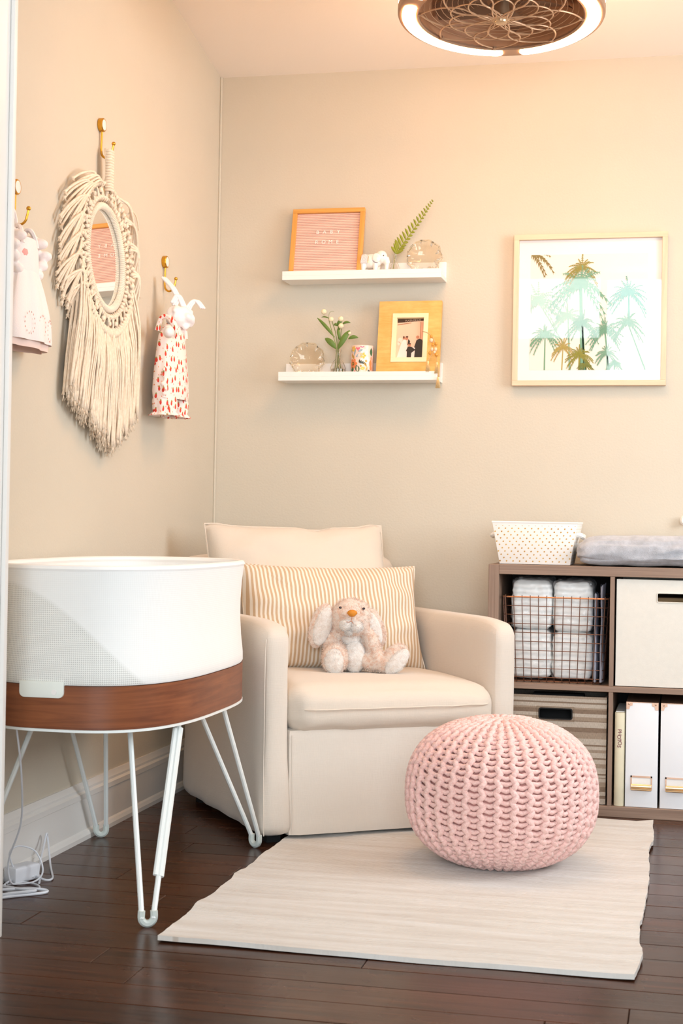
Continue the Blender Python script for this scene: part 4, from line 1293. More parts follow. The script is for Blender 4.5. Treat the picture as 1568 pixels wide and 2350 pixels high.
def leaf(mb, base, tip, width, bend=Vector((0, -0.006, 0)), n=8, nrm=Vector((0, -1, 0)), blunt=0.0):
    base, tip = Vector(base), Vector(tip); d = tip-base; side = d.cross(nrm).normalized()
    def F(u, v):
        w_ = width*(sin(PI*min(1, u*(0.93-0.0)+0.04))**0.8)*(1 if blunt == 0 else 1)
        if blunt and u > 0.6: w_ = max(w_, width*blunt*math.sqrt(max(0, 1-((u-0.6)/0.4)**4)))
        q = 4*u*(1-u)
        return base+d*u+bend*q+side*w_*(v-0.5)+nrm*(-0.0025*(1-(2*v-1)**2))*-1*min(1, q*2)
    mb.grid(F, n, 4)
# vase with globe flowers
bud_vase(0.457, -0.066, ZS2, 0.095, 0.027, 'small clear bud vase of white globe flowers on the lower ledge')
fl = thing('flower_stem', 'sprig of white globe flowers with green leaves in the bud vase', 'flowers', (0.457, -0.066, ZS2))
O_ = Vector((0.457, -0.066, ZS2))
def L_(x, z, y_=-0.07): return Vector((x, y_, z))-O_
mb = MB()
for (bx, bz, ty, pts) in ((0.445, 1.386, -0.072, [(0.452, 1.47), (0.442, 1.515), (0.428, 1.56), (0.422, 1.585)]), (0.470, 1.386, -0.060, [(0.456, 1.47), (0.462, 1.51), (0.464, 1.535), (0.466, 1.55)]), (0.46, 1.388, -0.066, [(0.455, 1.47), (0.447, 1.53), (0.436, 1.565), (0.434, 1.573)]), (0.452, 1.388, -0.066, [(0.456, 1.47), (0.456, 1.53), (0.463, 1.565)])):
    mb.tube(catmull([L_(bx, bz, ty)]+[L_(x, z, ty) for x, z in pts], 5), 0.0014, 5)
    mb_ = mb
mb.tube(catmull([L_(0.422, 1.585), L_(0.424, 1.60), L_(0.432, 1.607), L_(0.441, 1.606)], 4), 0.0006, 4)
st = mb.build('stem', M_stem, fl)
for (a_, t_, w__, bl) in (((0.452, 1.478), (0.411, 1.515), 0.020, 0.7), ((0.458, 1.478), (0.497, 1.541), 0.021, 0), ((0.492, 1.512), (0.527, 1.516), 0.013, 0.6), ((0.444, 1.518), (0.382, 1.585), 0.012, 0), ((0.462, 1.508), (0.455, 1.548), 0.011, 0), ((0.470, 1.562), (0.499, 1.567), 0.009, 0), ((0.452, 1.556), (0.470, 1.574), 0.014, 0), ((0.440, 1.560), (0.455, 1.556), 0.010, 0), ((0.424, 1.582), (0.396, 1.586), 0.005, 0), ((0.465, 1.556), (0.458, 1.540), 0.012, 0)):
    mb = MB(); leaf(mb, L_(*a_), L_(*t_), w__, bend=Vector((0, -0.004, 0.004)), blunt=bl); mb.build('leaf', M_leaf, fl)
M_globe = pmat('globe_flower', srgb(246, 232, 196), 0.8, var=0.08, vscale=300, bump=0.8, bscale=500, bdist=0.002)
for (x, z, r) in ((0.406, 1.605, 0.0095), (0.432, 1.579, 0.0085), (0.466, 1.580, 0.0092), (0.467, 1.556, 0.0092), (0.497, 1.531, 0.005)):
    mb = MB(); c_ = L_(x, z, -0.074)
    def F(u, v):
        a, b_ = 2*PI*u, PI*v
        n_ = Vector((sin(b_)*cos(a), sin(b_)*sin(a), cos(b_)))
        return c_+n_*r*(1+0.10*nz(n_.x*5, n_.y*5, n_.z*5))
    mb.grid(F, 18, 12, cu=True); mb.build('flower_head', M_globe, fl)
# fern
bud_vase(0.648, -0.062, ZS1, 0.075, 0.017, 'tiny clear bud vase holding the fern frond on the upper ledge')
fn_ = thing('fern_frond', 'single yellow-green fern frond leaning up from the tiny vase', 'fern', (0.648, -0.062, ZS1))
O_ = Vector((0.648, -0.062, ZS1))
spine = catmull([Vector(p)-O_ for p in ((0.640, -0.062, 1.7275), (0.648, -0.06, 1.792), (0.662, -0.06, 1.815), (0.692, -0.06, 1.858), (0.727, -0.06, 1.905), (0.756, -0.06, 1.948), (0.776, -0.06, 1.979))], 8)
mb = MB(); mb.tube(spine, [0.0011]*(len(spine)-8)+[0.0006]*8, 5); mb.build('stem', M_fern, fn_)
NS = len(spine)
for i in range(9, NS-1):
    q = (i-9)/(NS-10)
    p = spine[i]; d = (spine[min(i+1, NS-1)]-spine[i-1]).normalized(); sd = Vector((-d.z, 0, d.x))
    ln = 0.040*(1-q)**0.9*(0.6+0.4*min(1, q*6))+0.004
    if i % 2: continue
    for s_ in (-1, 1):
        mb = MB()
        dirv = (sd*s_*(1.0 if s_ > 0 else 0.5)+d*0.62).normalized()
        leaf(mb, p, p+dirv*ln*(1 if s_ > 0 else 0.5)+Vector((0, -0.004*s_, 0)), 0.0105*(1-q*0.6), bend=d*0.002, n=5)
        mb.build('leaflet', M_fern, fn_)
# floral cup
cup = thing('floral_candle_cup', 'pink floral print candle cup on the lower ledge beside the gold frame', 'cup', (0.540, -0.062, ZS2))
CR, CHh = 0.0385, 0.107
mb = MB(); mb.lathe([(0, 0.0), (CR-0.002, 0.0), (CR, 0.002), (CR, CHh-0.001), (CR-0.001, CHh), (CR-0.004, CHh), (CR-0.004, 0.02), (0, 0.02)], 48); mb.build('cup_body', pmat('cup_pink', srgb(248, 214, 198), 0.3), cup, angle=40)
def decal(pts, mat, name, lift=0.0004, bits=None):
    mb = MB()
    for poly in (bits or [pts]):
        mb.poly([((CR+lift)*sin(x/CR), -(CR+lift)*cos(x/CR), z) for x, z in poly])
    o = mb.build(name, mat, cup, smooth=False)
    if bits: o['kind'] = 'stuff'
    return o
def ell(cx_, cz_, a, b_, rot=0, n=14):
    return [(cx_+a*cos(2*PI*k/n)*cos(rot)-b_*sin(2*PI*k/n)*sin(rot), cz_+a*cos(2*PI*k/n)*sin(rot)+b_*sin(2*PI*k/n)*cos(rot)) for k in range(n)]
def leafp(cx_, cz_, L, w__, rot):
    pts = []
    for k in range(8): q = k/8; pts.append((L*(q-0.5), w__*sin(PI*q)))
    for k in range(8): q = 1-k/8; pts.append((L*(q-0.5), -w__*sin(PI*q)))
    return [(cx_+x*cos(rot)-z*sin(rot), cz_+x*sin(rot)+z*cos(rot)) for x, z in pts]
def flower(cx_, cz_, r, n, wp=0.6): return [ell(cx_+r*0.62*cos(2*PI*k/n), cz_+r*0.62*sin(2*PI*k/n), r*0.45, r*0.36*wp/0.6, 2*PI*k/n) for k in range(n)]
c_ = lambda r, g, b: pmat('print_%d_%d_%d' % (r, g, b), srgb(r, g, b), 0.35)
K = dict(green=c_(66, 110, 76), dark=c_(52, 66, 44), orange=c_(238, 140, 84), yellow=c_(238, 190, 70), mustard=c_(200, 150, 30), blue=c_(146, 172, 184), pink=c_(232, 112, 134), white=c_(253, 240, 224), brown=c_(70, 46, 30))
decal(None, K['orange'], 'print_flower', bits=flower(-0.0265, 0.044, 0.017, 6))
decal(ell(-0.0265, 0.044, 0.0055, 0.006), K['brown'], 'print_flower', 0.0007); decal(ell(-0.0265, 0.044, 0.003, 0.0035), K['yellow'], 'print_flower', 0.0009)
decal(None, K['green'], 'print_leaf', bits=[leafp(-0.0085, 0.027, 0.027, 0.0085, -1.2), leafp(-0.030, 0.0245, 0.022, 0.007, 1.2), leafp(0.043, 0.084, 0.030, 0.007, 1.55)])
decal(None, K['blue'], 'print_leaf', bits=[leafp(-0.019, 0.083, 0.028, 0.0035, 1.35), leafp(0.002, 0.088, 0.020, 0.0038, 0.45), leafp(-0.002, 0.073, 0.030, 0.006, 0.5), leafp(-0.036, 0.088, 0.016, 0.002, -1.2)])
decal(None, K['yellow'], 'print_flower', bits=flower(-0.025, 0.094, 0.010, 5)+flower(0.011, 0.071, 0.010, 5)+[leafp(0.010, 0.028, 0.018, 0.0055, 0.2)])
decal(None, K['mustard'], 'print_leaf', bits=[leafp(-0.031, 0.072, 0.018, 0.003, 1.5), leafp(-0.024, 0.066, 0.016, 0.003, 1.7), leafp(0.020, 0.040, 0.018, 0.003, -0.9), leafp(0.024, 0.026, 0.018, 0.003, 1.3), ell(0.004, 0.036, 0.0035, 0.0035), ell(0.022, 0.053, 0.004, 0.0045)])
decal(None, K['white'], 'print_flower', 0.0002, bits=flower(0.022, 0.055, 0.013, 6)+flower(0.014, 0.083, 0.011, 6))
decal(None, K['dark'], 'print_leaf', bits=[leafp(-0.001+0.0075*k*0.6, 0.052-0.002*k, 0.014, 0.0026, 1.5-0.42*k) for k in range(5)]+[leafp(0.030+0.003*k, 0.020-0.001*k, 0.011, 0.0018, 1.8-0.2*k) for k in range(3)])
decal(None, K['pink'], 'print_flower', bits=[ell(-0.011+0.004*k, 0.096-0.0015*(k % 2)*2, 0.0028, 0.0042) for k in range(3)]+[ell(0.004+0.004*k, 0.101-0.002*(k % 2), 0.003, 0.002) for k in range(3)]+[ell(-0.006, 0.089, 0.0018, 0.003), ell(-0.018, 0.019, 0.002, 0.0025)])
decal(None, K['orange'], 'print_flower', bits=[ell(0.040, 0.045, 0.006, 0.012), ell(0.041, 0.030, 0.005, 0.008), ell(0.0425, 0.062, 0.003, 0.007)])
# gold photo frame
pf = leaning('framed_photograph', 'gold wood photo frame with a wedding picture on the lower ledge', 'photo frame', 0.594, 0.808, -0.090, -0.042, ZS2+0.0038, 0.262)
def goldwood():
    t = NT('gold_hammered_wood'); t.set(rough=0.5, metal=0.15)
    o = t.coord(); g = t.noise(t.mapping(o, (12, 40, 90)), 1, 5, 0.7); g2 = t.noise(o, 14, 3)
    t.col(t.mix(0.45, t.ramp(g, [(0.3, srgb(206, 150, 66)), (0.65, srgb(240, 196, 116))]), t.ramp(g2, [(0.3, srgb(214, 156, 70)), (0.7, srgb(244, 204, 130))])))
    t.bump(g, 0.25, 0.001); return t.m
M_goldwood = goldwood()
W2, H2 = 0.1075, 0.262
ix0, ix1, iz0, iz1 = -0.059, 0.064, 0.047, 0.218
for lo, hi in (((-W2, 0, iz1), (W2, 0.02, H2)), ((-W2, 0, 0), (W2, 0.02, iz0)), ((-W2, 0, iz0), (ix0, 0.02, iz1)), ((ix1, 0, iz0), (W2, 0.02, iz1))):
    mb = MB(); mb.box(lo, hi); mb.build('frame_bar', M_goldwood, pf, smooth=False)
M_creamp = pmat('cream_mat', srgb(246, 228, 186), 0.6)
mt = 0.0155
for lo, hi in (((ix0, -0.003, iz1-mt), (ix1, 0.012, iz1)), ((ix0, -0.003, iz0), (ix1, 0.012, iz0+mt)), ((ix0, -0.003, iz0+mt), (ix0+mt, 0.012, iz1-mt)), ((ix1-mt, -0.003, iz0+mt), (ix1, 0.012, iz1-mt))):
    mb = MB(); mb.box(lo, hi); mb.build('inner_border', M_creamp, pf, bevel=0.0006, seg=1)
px0, px1, pz0, pz1 = ix0+mt, ix1-mt, iz0+mt, iz1-mt
mb = MB(); mb.box((px0, 0.012, pz0), (px1, 0.014, pz1)); ph = mb.build('photograph', pmat('photo_paper', srgb(238, 196, 168), 0.3), pf, smooth=False)
pw, phh = px1-px0, pz1-pz0
def pdec(name, polys, col, lay=1):
    mb = MB()
    for poly in polys: mb.poly([(px0+pw*x, 0.012-0.00025*lay, pz0+phh*z) for x, z in poly])
    mb.build(name, pmat('photo_ink', srgb(*col), 0.4), ph, smooth=False)
pdec('printed_lintel', [[(0, 0.9), (1, 0.95), (1, 1), (0, 1)]], (70, 44, 28))
pdec('printed_door', [[(0, 0.84), (0.52, 0.89), (0.52, 0.905), (0, 0.86)], [(0.86, 0.45), (0.88, 0.45), (0.88, 0.92), (0.86, 0.92)]], (160, 96, 60))
pdec('printed_door_panel', [[(0.88, 0.45), (1, 0.45), (1, 0.91), (0.88, 0.91)]], (226, 166, 136))
pdec('printed_dress', [[(0.02, 0), (0.42, 0), (0.40, 0.3), (0.36, 0.46), (0.26, 0.48), (0.18, 0.4), (0.1, 0.2)], [(0.5, 0), (0.72, 0), (0.7, 0.26), (0.62, 0.3)]], (248, 224, 214), 1)
pdec('printed_bouquet', [ell(0.13, 0.46, 0.09, 0.07), ell(0.08, 0.38, 0.05, 0.05)], (246, 214, 196), 2)
pdec('printed_suit', [[(0.68, 0), (0.97, 0), (0.99, 0.4), (0.95, 0.47), (0.84, 0.50), (0.74, 0.46), (0.66, 0.28), (0.70, 0.27)], [(0.40, 0.01), (0.56, 0.01), (0.57, 0.14), (0.70, 0.21), (0.70, 0.23), (0.55, 0.30), (0.43, 0.30), (0.36, 0.19), (0.40, 0.18)], [(0.41, 0.34), (0.49, 0.34), (0.50, 0.44), (0.43, 0.49)]], (44, 36, 30), 3)
pdec('printed_head', [ell(0.37, 0.51, 0.055, 0.045), ell(0.27, 0.52, 0.04, 0.04), ell(0.49, 0.345, 0.055, 0.045), ell(0.78, 0.535, 0.06, 0.04)], (196, 128, 96), 4)
pdec('printed_hair', [ell(0.38, 0.545, 0.05, 0.02), ell(0.26, 0.535, 0.03, 0.03), ell(0.49, 0.37, 0.05, 0.02)], (92, 58, 40), 5)
text_mesh('printed_lettering', 'PLAZA DE LAS', 0.0085, pmat('print_pale', srgb(214, 180, 150), 0.5), ph, Matrix.Translation((px0+pw*0.58, 0.0112, pz0+phh*0.958)) @ Matrix.Rotation(PI/2, 4, 'X') @ Matrix.Rotation(0.06, 4, 'Z'), 0.0001)
# bead and tassel garland hanging on the frame corner
gl = thing('tassel_garland', 'string of beads and cream tassels hanging on the gold frame corner', 'garland', (0.792, -0.105, 1.40))
O_ = gl.location.copy()
def G(x, z, y_=-0.1): return Vector((x, y_, z))-O_
M_cord = pmat('jute_cord', srgb(206, 168, 120), 0.9)
M_bead = pmat('amber_bead', srgb(222, 150, 50), 0.25, coat=0.5); M_bead2 = pmat('pale_bead', srgb(240, 206, 168), 0.3)
M_tassel = pmat('cream_tassel', srgb(238, 206, 150), 0.9, var=0.1, vscale=200)
mb = MB()
mb.tube(catmull([G(0.752, 1.532, -0.097), G(0.772, 1.525, -0.100), G(0.789, 1.510, -0.105), G(0.797, 1.492, -0.106), G(0.803, 1.47, -0.106)], 6), 0.0016, 5)
mb.tube(catmull([G(0.793, 1.505, -0.106), G(0.785, 1.475, -0.108), G(0.788, 1.455, -0.109), G(0.775, 1.432, -0.11)], 6), 0.0010, 5)
mb.tube(catmull([G(0.797, 1.495, -0.106), G(0.803, 1.455, -0.108), G(0.806, 1.43, -0.112), G(0.813, 1.40, -0.120), G(0.812, 1.375, -0.122)], 6), 0.0010, 5)
mb.build('cord', M_cord, gl)
for (x, z, r, m_) in ((0.785, 1.513, 0.005, M_bead), (0.785, 1.500, 0.0065, M_bead2), (0.802, 1.488, 0.0055, M_bead), (0.800, 1.470, 0.006, M_bead2), (0.788, 1.470, 0.0055, M_bead2), (0.781, 1.457, 0.005, M_bead), (0.804, 1.452, 0.0065, M_bead), (0.791, 1.485, 0.005, M_bead), (0.797, 1.46, 0.005, M_bead2)):
    mb = MB(); mb.ball(G(x, z, -0.110), (r, r, r*1.15), 12, 8); mb.build('bead', m_, gl)
for (x, z, y_) in ((0.775, 1.430, -0.11), (0.806, 1.425, -0.114), (0.812, 1.376, -0.122)):
    mb = MB(); base = G(x, z, y_)
    mb.lathe([(0, 0.002), (0.0035, 0.0), (0.0042, -0.006), (0.0036, -0.008)], 12, c=base)
    for k in range(26):
        a = 2*PI*k/26; rr = 0.0085*(0.5+0.5*((k*7) % 5)/4)
        mb.tube([base+Vector((0.003*cos(a), 0.003*sin(a), -0.007)), base+Vector((rr*0.7*cos(a), rr*0.7*sin(a), -0.02)), base+Vector((rr*cos(a), rr*sin(a), -0.036-0.002*((k*3) % 4)/4))], 0.0008, 3)
    mb.build('tassel', M_tassel, gl, angle=180)

# ------------------------------------------------------------------ framed palm print
pic = thing('framed_print', 'square pale wood frame with a print of palm trees under glass', 'picture', (1.3, -0.0005, 1.607))
S_ = 0.2525; fw = 0.0175
M_birch = woodgrain('birch_frame', srgb(240, 212, 182), srgb(226, 192, 160), 'x', 40, 0.5, 0.05)
M_birchz = woodgrain('birch_frame_v', srgb(240, 212, 182), srgb(226, 192, 160), 'z', 40, 0.5, 0.05)
for lo, hi, m_ in (((-S_, -0.032, S_-fw), (S_, 0, S_), M_birch), ((-S_, -0.032, -S_), (S_, 0, -S_+fw), M_birch), ((-S_, -0.032, -S_+fw), (-S_+fw, 0, S_-fw), M_birchz), ((S_-fw, -0.032, -S_+fw), (S_, 0, S_-fw), M_birchz)):
    mb = MB(); mb.box(lo, hi); mb.build('frame_bar', m_, pic, bevel=0.0008, seg=1)
mb = MB(); mb.box((-S_+fw, -0.016, -S_+fw), (S_-fw, -0.004, S_-fw)); mat_ = mb.build('mat_board', pmat('mat_board', srgb(247, 240, 236), 0.8, coat=0.85), pic, smooth=False)
PS = 0.1815; PZ0, PZ1 = -0.200, 0.186
mb = MB(); mb.box((-0.196, -0.0168, PZ0), (0.190, -0.016, PZ1)); prn = mb.build('palm_print', pmat('print_sky', srgb(252, 236, 222), 0.7, coat=0.85), pic, smooth=False)
def palm(cx_, cz_, R_, trunk_to, tw, col, nfr, seed, zclip=PZ0):
    rg = random.Random(seed)
    mb = MB()
    X0, X1 = -0.195, 0.189
    lay = [0]
    def clip(p): return (max(X0, min(X1, p[0])), -0.0172-4e-6*len(mb.f), max(PZ0, min(PZ1, p[1])))
    tx, tz = trunk_to
    mb.poly([clip(p) for p in ((cx_-tw, cz_), (tx-tw*1.3, tz), (tx+tw*1.3, tz), (cx_+tw, cz_))])
    nfr += 6
    for k in range(nfr):
        a = -0.6+ (PI+1.2)*k/(nfr-1)+rg.uniform(-0.12, 0.12)
        L = R_*rg.uniform(0.75, 1.1)
        droop = 0.55*R_*(0.35+abs(cos(a)))*rg.uniform(0.7, 1.2)
        pts = []
        for i in range(9):
            q = i/8
            pts.append((cx_+L*q*cos(a), cz_+L*q*sin(a)-droop*q*q))
        w0 = R_*0.15
        for i in range(8):
            (xa, za), (xb, zb) = pts[i], pts[i+1]
            dx, dz = xb-xa, zb-za; l_ = math.hypot(dx, dz) or 1
            nx_, nz_ = -dz/l_, dx/l_
            q = i/8; wl = w0*(1-q*0.75)
            mb.poly([clip(p) for p in ((xa+nx_*0.0012, za+nz_*0.0012), (xb+nx_*0.0012, zb+nz_*0.0012), (xb-nx_*0.0012, zb-nz_*0.0012), (xa-nx_*0.0012, za-nz_*0.0012))])
            for s_ in (-1, 1):
                mb.poly([clip(p) for p in ((xa, za), (xa+dx*0.7, za+dz*0.7), (xa+dx*1.3+s_*nx_*wl, za+dz*1.3+s_*nz_*wl-0.3*wl))])
    def ok(f):
        A = [Vector(mb.v[i]) for i in f]; return sum((A[(i+1) % len(A)]-A[0]).cross(A[(i+2) % len(A)]-A[0]).length for i in range(len(A)-2)) > 1e-9
    mb.f = [f for f in mb.f if ok(f)]
    mb.build('printed_palm', pmat('palm_ink', srgb(*col), 0.7, coat=0.85), prn, smooth=False)
TE, OL, TP = (112, 158, 128), (150, 138, 58), (146, 178, 150)
palm(-0.030, 0.085, 0.098, (-0.020, PZ0), 0.0052, (122, 168, 140), 15, 1)
palm(-0.026, 0.140, 0.055, (-0.026, 0.10), 0.002, OL, 11, 2)
palm(-0.170, 0.030, 0.085, (-0.085, -0.11), 0.0022, TP, 13, 3)
palm(-0.196, 0.190, 0.075, (-0.196, 0.188), 0.001, (136, 118, 60), 15, 4)
palm(0.128, 0.055, 0.066, (0.130, -0.04), 0.003, (110, 166, 150), 15, 5)
palm(0.126, -0.045, 0.058, (0.185, PZ0), 0.0022, TE, 13, 6)
palm(-0.145, -0.082, 0.056, (-0.146, PZ0), 0.002, (120, 164, 130), 15, 7)
palm(0.052, -0.070, 0.060, (0.068, PZ0), 0.0024, TE, 15, 8)
palm(-0.070, -0.020, 0.060, (-0.062, PZ0), 0.0026, TP, 13, 9)
palm(-0.022, -0.045, 0.058, (-0.012, PZ0), 0.003, TE, 13, 10)
palm(-0.030, -0.150, 0.045, (-0.030, PZ0), 0.003, (146, 140, 50), 15, 11)
palm(-0.085, -0.125, 0.040, (-0.088, PZ0), 0.0016, (178, 156, 80), 11, 12)
palm(0.060, -0.145, 0.042, (0.062, PZ0), 0.003, (120, 160, 130), 13, 13)
palm(-0.008, -0.185, 0.030, (-0.008, PZ0), 0.002, (120, 124, 50), 11, 14)
palm(0.085, -0.180, 0.028, (0.085, PZ0), 0.002, TE, 11, 15)
t = NT('picture_glass'); t.set(rough=0.0, spec=0.5, alpha=1.0)
tr = t.n('ShaderNodeBsdfTransparent'); gl_ = t.n('ShaderNodeBsdfGlossy'); gl_.inputs['Roughness'].default_value = 0.0
fr_ = t.n('ShaderNodeFresnel'); fr_.inputs[0].default_value = 1.12
mx = t.n('ShaderNodeMixShader'); t.l(fr_.outputs[0], mx.inputs[0]); t.l(tr.outputs[0], mx.inputs[1]); t.l(gl_.outputs[0], mx.inputs[2]); t.l(mx.outputs[0], t.out.inputs['Surface'])
mb = MB(); mb.box((-S_+fw, -0.0235, -S_+fw), (S_-fw, -0.022, S_-fw)); mb.build('glass_pane', t.m, pic, smooth=False)
# ------------------------------------------------------------------ brass wall hooks
def hook(y_, ztop, lab):
    t_ = thing('wall_hook', lab, 'hook', (0, y_, ztop-0.019), 0, 'brass wall hooks with white caps')
    RX = Matrix.Rotation(PI/2, 4, 'Y')
    mb = MB(); mb.lathe([(0, 0.0005), (0.0185, 0.0005), (0.0192, 0.002), (0.0192, 0.0125), (0.0175, 0.0145), (0.0155, 0.0145), (0.0155, 0.012), (0, 0.012)], 28, m=RX); mb.build('disc', M_gold, t_, angle=40)
    mb = MB(); mb.lathe([(0.0155, 0.0125), (0.0152, 0.0148), (0.010, 0.0162), (0, 0.0166)], 24, m=RX); mb.build('porcelain_cap', M_ceramic, t_)
    path = catmull([(0.007, 0, -0.016), (0.0065, 0, -0.045), (0.006, 0, -0.070), (0.0095, 0, -0.086), (0.021, 0, -0.093), (0.034, 0, -0.086), (0.040, 0, -0.070), (0.0425, 0, -0.058)], 5)
    mb = MB(); mb.tube(path, 0.0032, 8); st_ = mb.build('hook_rod', M_gold, t_)
    mb = MB(); mb.ball((0.043, 0, -0.054), 0.0058, 12, 8); mb.build('ball_tip', M_gold, st_)
hook(-1.672, 1.719, 'brass hook with white cap holding the white eyelet dress')
hook(-1.117, 2.013, 'brass hook with white cap holding up the macrame mirror')
hook(-0.567, 1.720, 'brass hook with white cap holding the strawberry romper')

# ------------------------------------------------------------------ macrame mirror
MC = Vector((0.0, -1.112, 1.620))
mac = thing('macrame_mirror', 'round mirror in a cream macrame hanging with long fringe', 'mirror', MC)
def rope_mat():
    t = NT('cotton_rope'); t.set(rough=0.95, spec=0.1, sheen=0.2)
    o = t.coord(); n1 = t.noise(o, 90, 3); n2 = t.noise(t.mapping(o, (700, 700, 160)), 1, 2)
    t.col(t.ramp(n1, [(0.3, srgb(238, 216, 190)), (0.7, srgb(250, 234, 212))])); t.bump(n2, 0.5, 0.0015); return t.m
M_rope = rope_mat()
TILT = math.radians(2.0)
RT = Matrix.Rotation(-TILT, 3, 'Y')
def mp(r, a, x):
    """polar point in the plane of the mirror; a measured from +y towards up"""
    k = 0.965; v = Vector((x, k*r*cos(a)+0.05*r*-sin(a)*1.0, r*sin(a)*1.04))
    return RT @ v
GR = 0.134
mb = MB(); mb.poly([mp(GR, 2*PI*i/64, 0.017) for i in range(64)])
t = NT('mirror_silver'); t.set(rough=0.0, metal=1.0); t.col((0.93, 0.93, 0.92, 1))
mb.build('mirror_glass', t.m, mac, smooth=False)
mb = MB(); mb.grid(lambda u, v: mp(GR+0.004, 2*PI*u, 0.004+0.012*v), 64, 1, cu=True); mb.poly([mp(GR+0.004, 2*PI*i/64, 0.004) for i in range(64)][::-1]); mb.build('backing', M_rope, mac)
# wrapped rim
mb = MB(); mb.tube([mp(GR+0.004, 2*PI*i/80, 0.022) for i in range(80)], 0.0085, 8, closed=True)
for i in range(150):
    a = 2*PI*i/150
    c0 = mp(GR+0.004, a, 0.022); rad = (mp(GR+0.02, a, 0.022)-c0).normalized()
    pts = []
    for k in range(7):
        b_ = -0.4+k*(PI+0.8)/6
        pts.append(c0+(rad*cos(b_)+Vector((1, 0, 0))*sin(b_))*0.0093)
    mb.tube(pts, 0.0019, 4, caps=False)
mb.build('wrapped_rim', pmat('rim_cotton', srgb(244, 230, 210), 0.9), mac, angle=180)
# knotted collar: chains of half hitches
mb = MB()
rg = random.Random(11)
for ringr, nk, rr, xx in ((0.160, 66, 0.0074, 0.022), (0.197, 72, 0.0078, 0.024)):
    for i in range(nk):
        a = 2*PI*i/nk
        w_ = 0.012
        sl = 0.25
        p0, p1 = mp(ringr-w_*0.62, a-sl*0.06, xx+0.002), mp(ringr+w_*0.62, a+sl*0.06, xx+0.002)
        m_ = (p0+p1)/2+Vector((0.006, 0, 0))
        mb.tube([p0, m_, p1], [rr*0.55, rr*0.85, rr*0.55], 6)
# radial/diagonal cords between the chains
for i in range(64):
    a = 2*PI*i/64
    s_ = 1 if i % 2 else -1
    mb.tube([mp(0.150, a, 0.020), mp(0.166, a+0.02*s_, 0.030), mp(0.182, a+0.05*s_, 0.029), mp(0.20, a+0.07*s_, 0.022)], 0.0031, 5)
for i in range(22):
    a = 2*PI*i/22+0.1
    mb.ball(mp(0.179, a, 0.031), (0.006, 0.0075, 0.0075), 8, 6)
mb.build('knotted_collar', M_rope, mac, angle=180)['kind'] = 'stuff'
# hanging loop
mb = MB()
top = Vector((0.022, -0.005, 0.302)); 
for s_ in (-1, 1):
    pts = catmull([Vector((0.022, s_*0.004-0.005, 0.305)), Vector((0.030+0.004*s_, 0.010*s_-0.005, 0.285)), Vector((0.028, 0.010*s_, 0.245)), Vector((0.026, 0.014*s_, 0.215)), mp(0.19, PI/2-0.12*s_, 0.024)], 5)
    mb.tube(pts, 0.0055, 7)
for i in range(15):
    z = 0.298-i*0.0078
    c0 = Vector((0.027, -0.004, z)); 
    mb.tube([c0+Vector((-0.002, -0.015, 0)), c0+Vector((0.011, -0.009, 0.001)), c0+Vector((0.013, 0.004, 0)), c0+Vector((0.009, 0.013, -0.002)), c0+Vector((-0.002, 0.016, -0.002))], 0.0042, 6)
for i in range(14):
    z = 0.265-i*0.0085; c0 = Vector((0.030, 0.013, z)); s_ = 1 if i % 2 else -1
    mb.tube([c0+Vector((0, -0.006*s_, 0.005)), c0+Vector((0.005, 0, 0)), c0+Vector((0, 0.006*s_, -0.005))], 0.0038, 6)
mb.build('hanging_loop', M_rope, mac, angle=180)
# side tassels that fan outward
def strand(mb, pts, r, n=5): mb.tube(catmull(pts, 5), r, n)
for a0, ye, ze, n_ in ((100, -0.205, 0.145, 5), (116, -0.262, 0.088, 6), (133, -0.285, 0.02, 6), (150, -0.288, -0.04, 6), (166, -0.285, -0.085, 6), (182, -0.30, -0.125, 6), (197, -0.262, -0.150, 6), (208, -0.235, -0.165, 5),
                       (62, 0.215, 0.100, 3), (40, 0.232, 0.040, 3), (18, 0.236, -0.03, 3), (-4, 0.232, -0.10, 3)):
    mb = MB()
    a0 = math.radians(a0)
    sg = -1 if cos(a0) < 0 else 1
    for k in range(n_):
        f_ = (k-(n_-1)/2)
        a = a0+f_*0.05
        p0 = mp(0.198, a, 0.030)
        p3 = Vector((0.012+0.004*(k % 3), ye-f_*0.010*sg*-1+rg.uniform(-0.004, 0.004), ze-f_*0.014*sg+rg.uniform(-0.008, 0.008)))
        mid1 = p0.lerp(p3, 0.35)+Vector((0.016, sg*0.012, 0.022))
        mid2 = p0.lerp(p3, 0.72)+Vector((0.010, sg*0.014, 0.014))
        strand(mb, [p0, mid1, mid2, p3], 0.0038)
        if sg < 0:
            for q in range(6):
                aa = rg.uniform(0, 2*PI)
                mb.tube([p3, p3+Vector((0.006*cos(aa), 0.007*sin(aa), -0.010))], [0.0026, 0.0008], 4)
            mb.ball(p3, (0.0055, 0.006, 0.005), 7, 5)
    mb.build('side_tassel', M_rope, mac, angle=180)
for (pts) in (([0.024, 0.150, 0.150], [0.03, 0.19, 0.168], [0.028, 0.23, 0.155], [0.022, 0.262, 0.128]), ([0.02, 0.19, 0.05], [0.024, 0.235, 0.0], [0.022, 0.255, -0.05], [0.02, 0.29, -0.07])):
    mb = MB(); strand(mb, pts, 0.0024); mb.build('loose_cord', M_rope, mac)
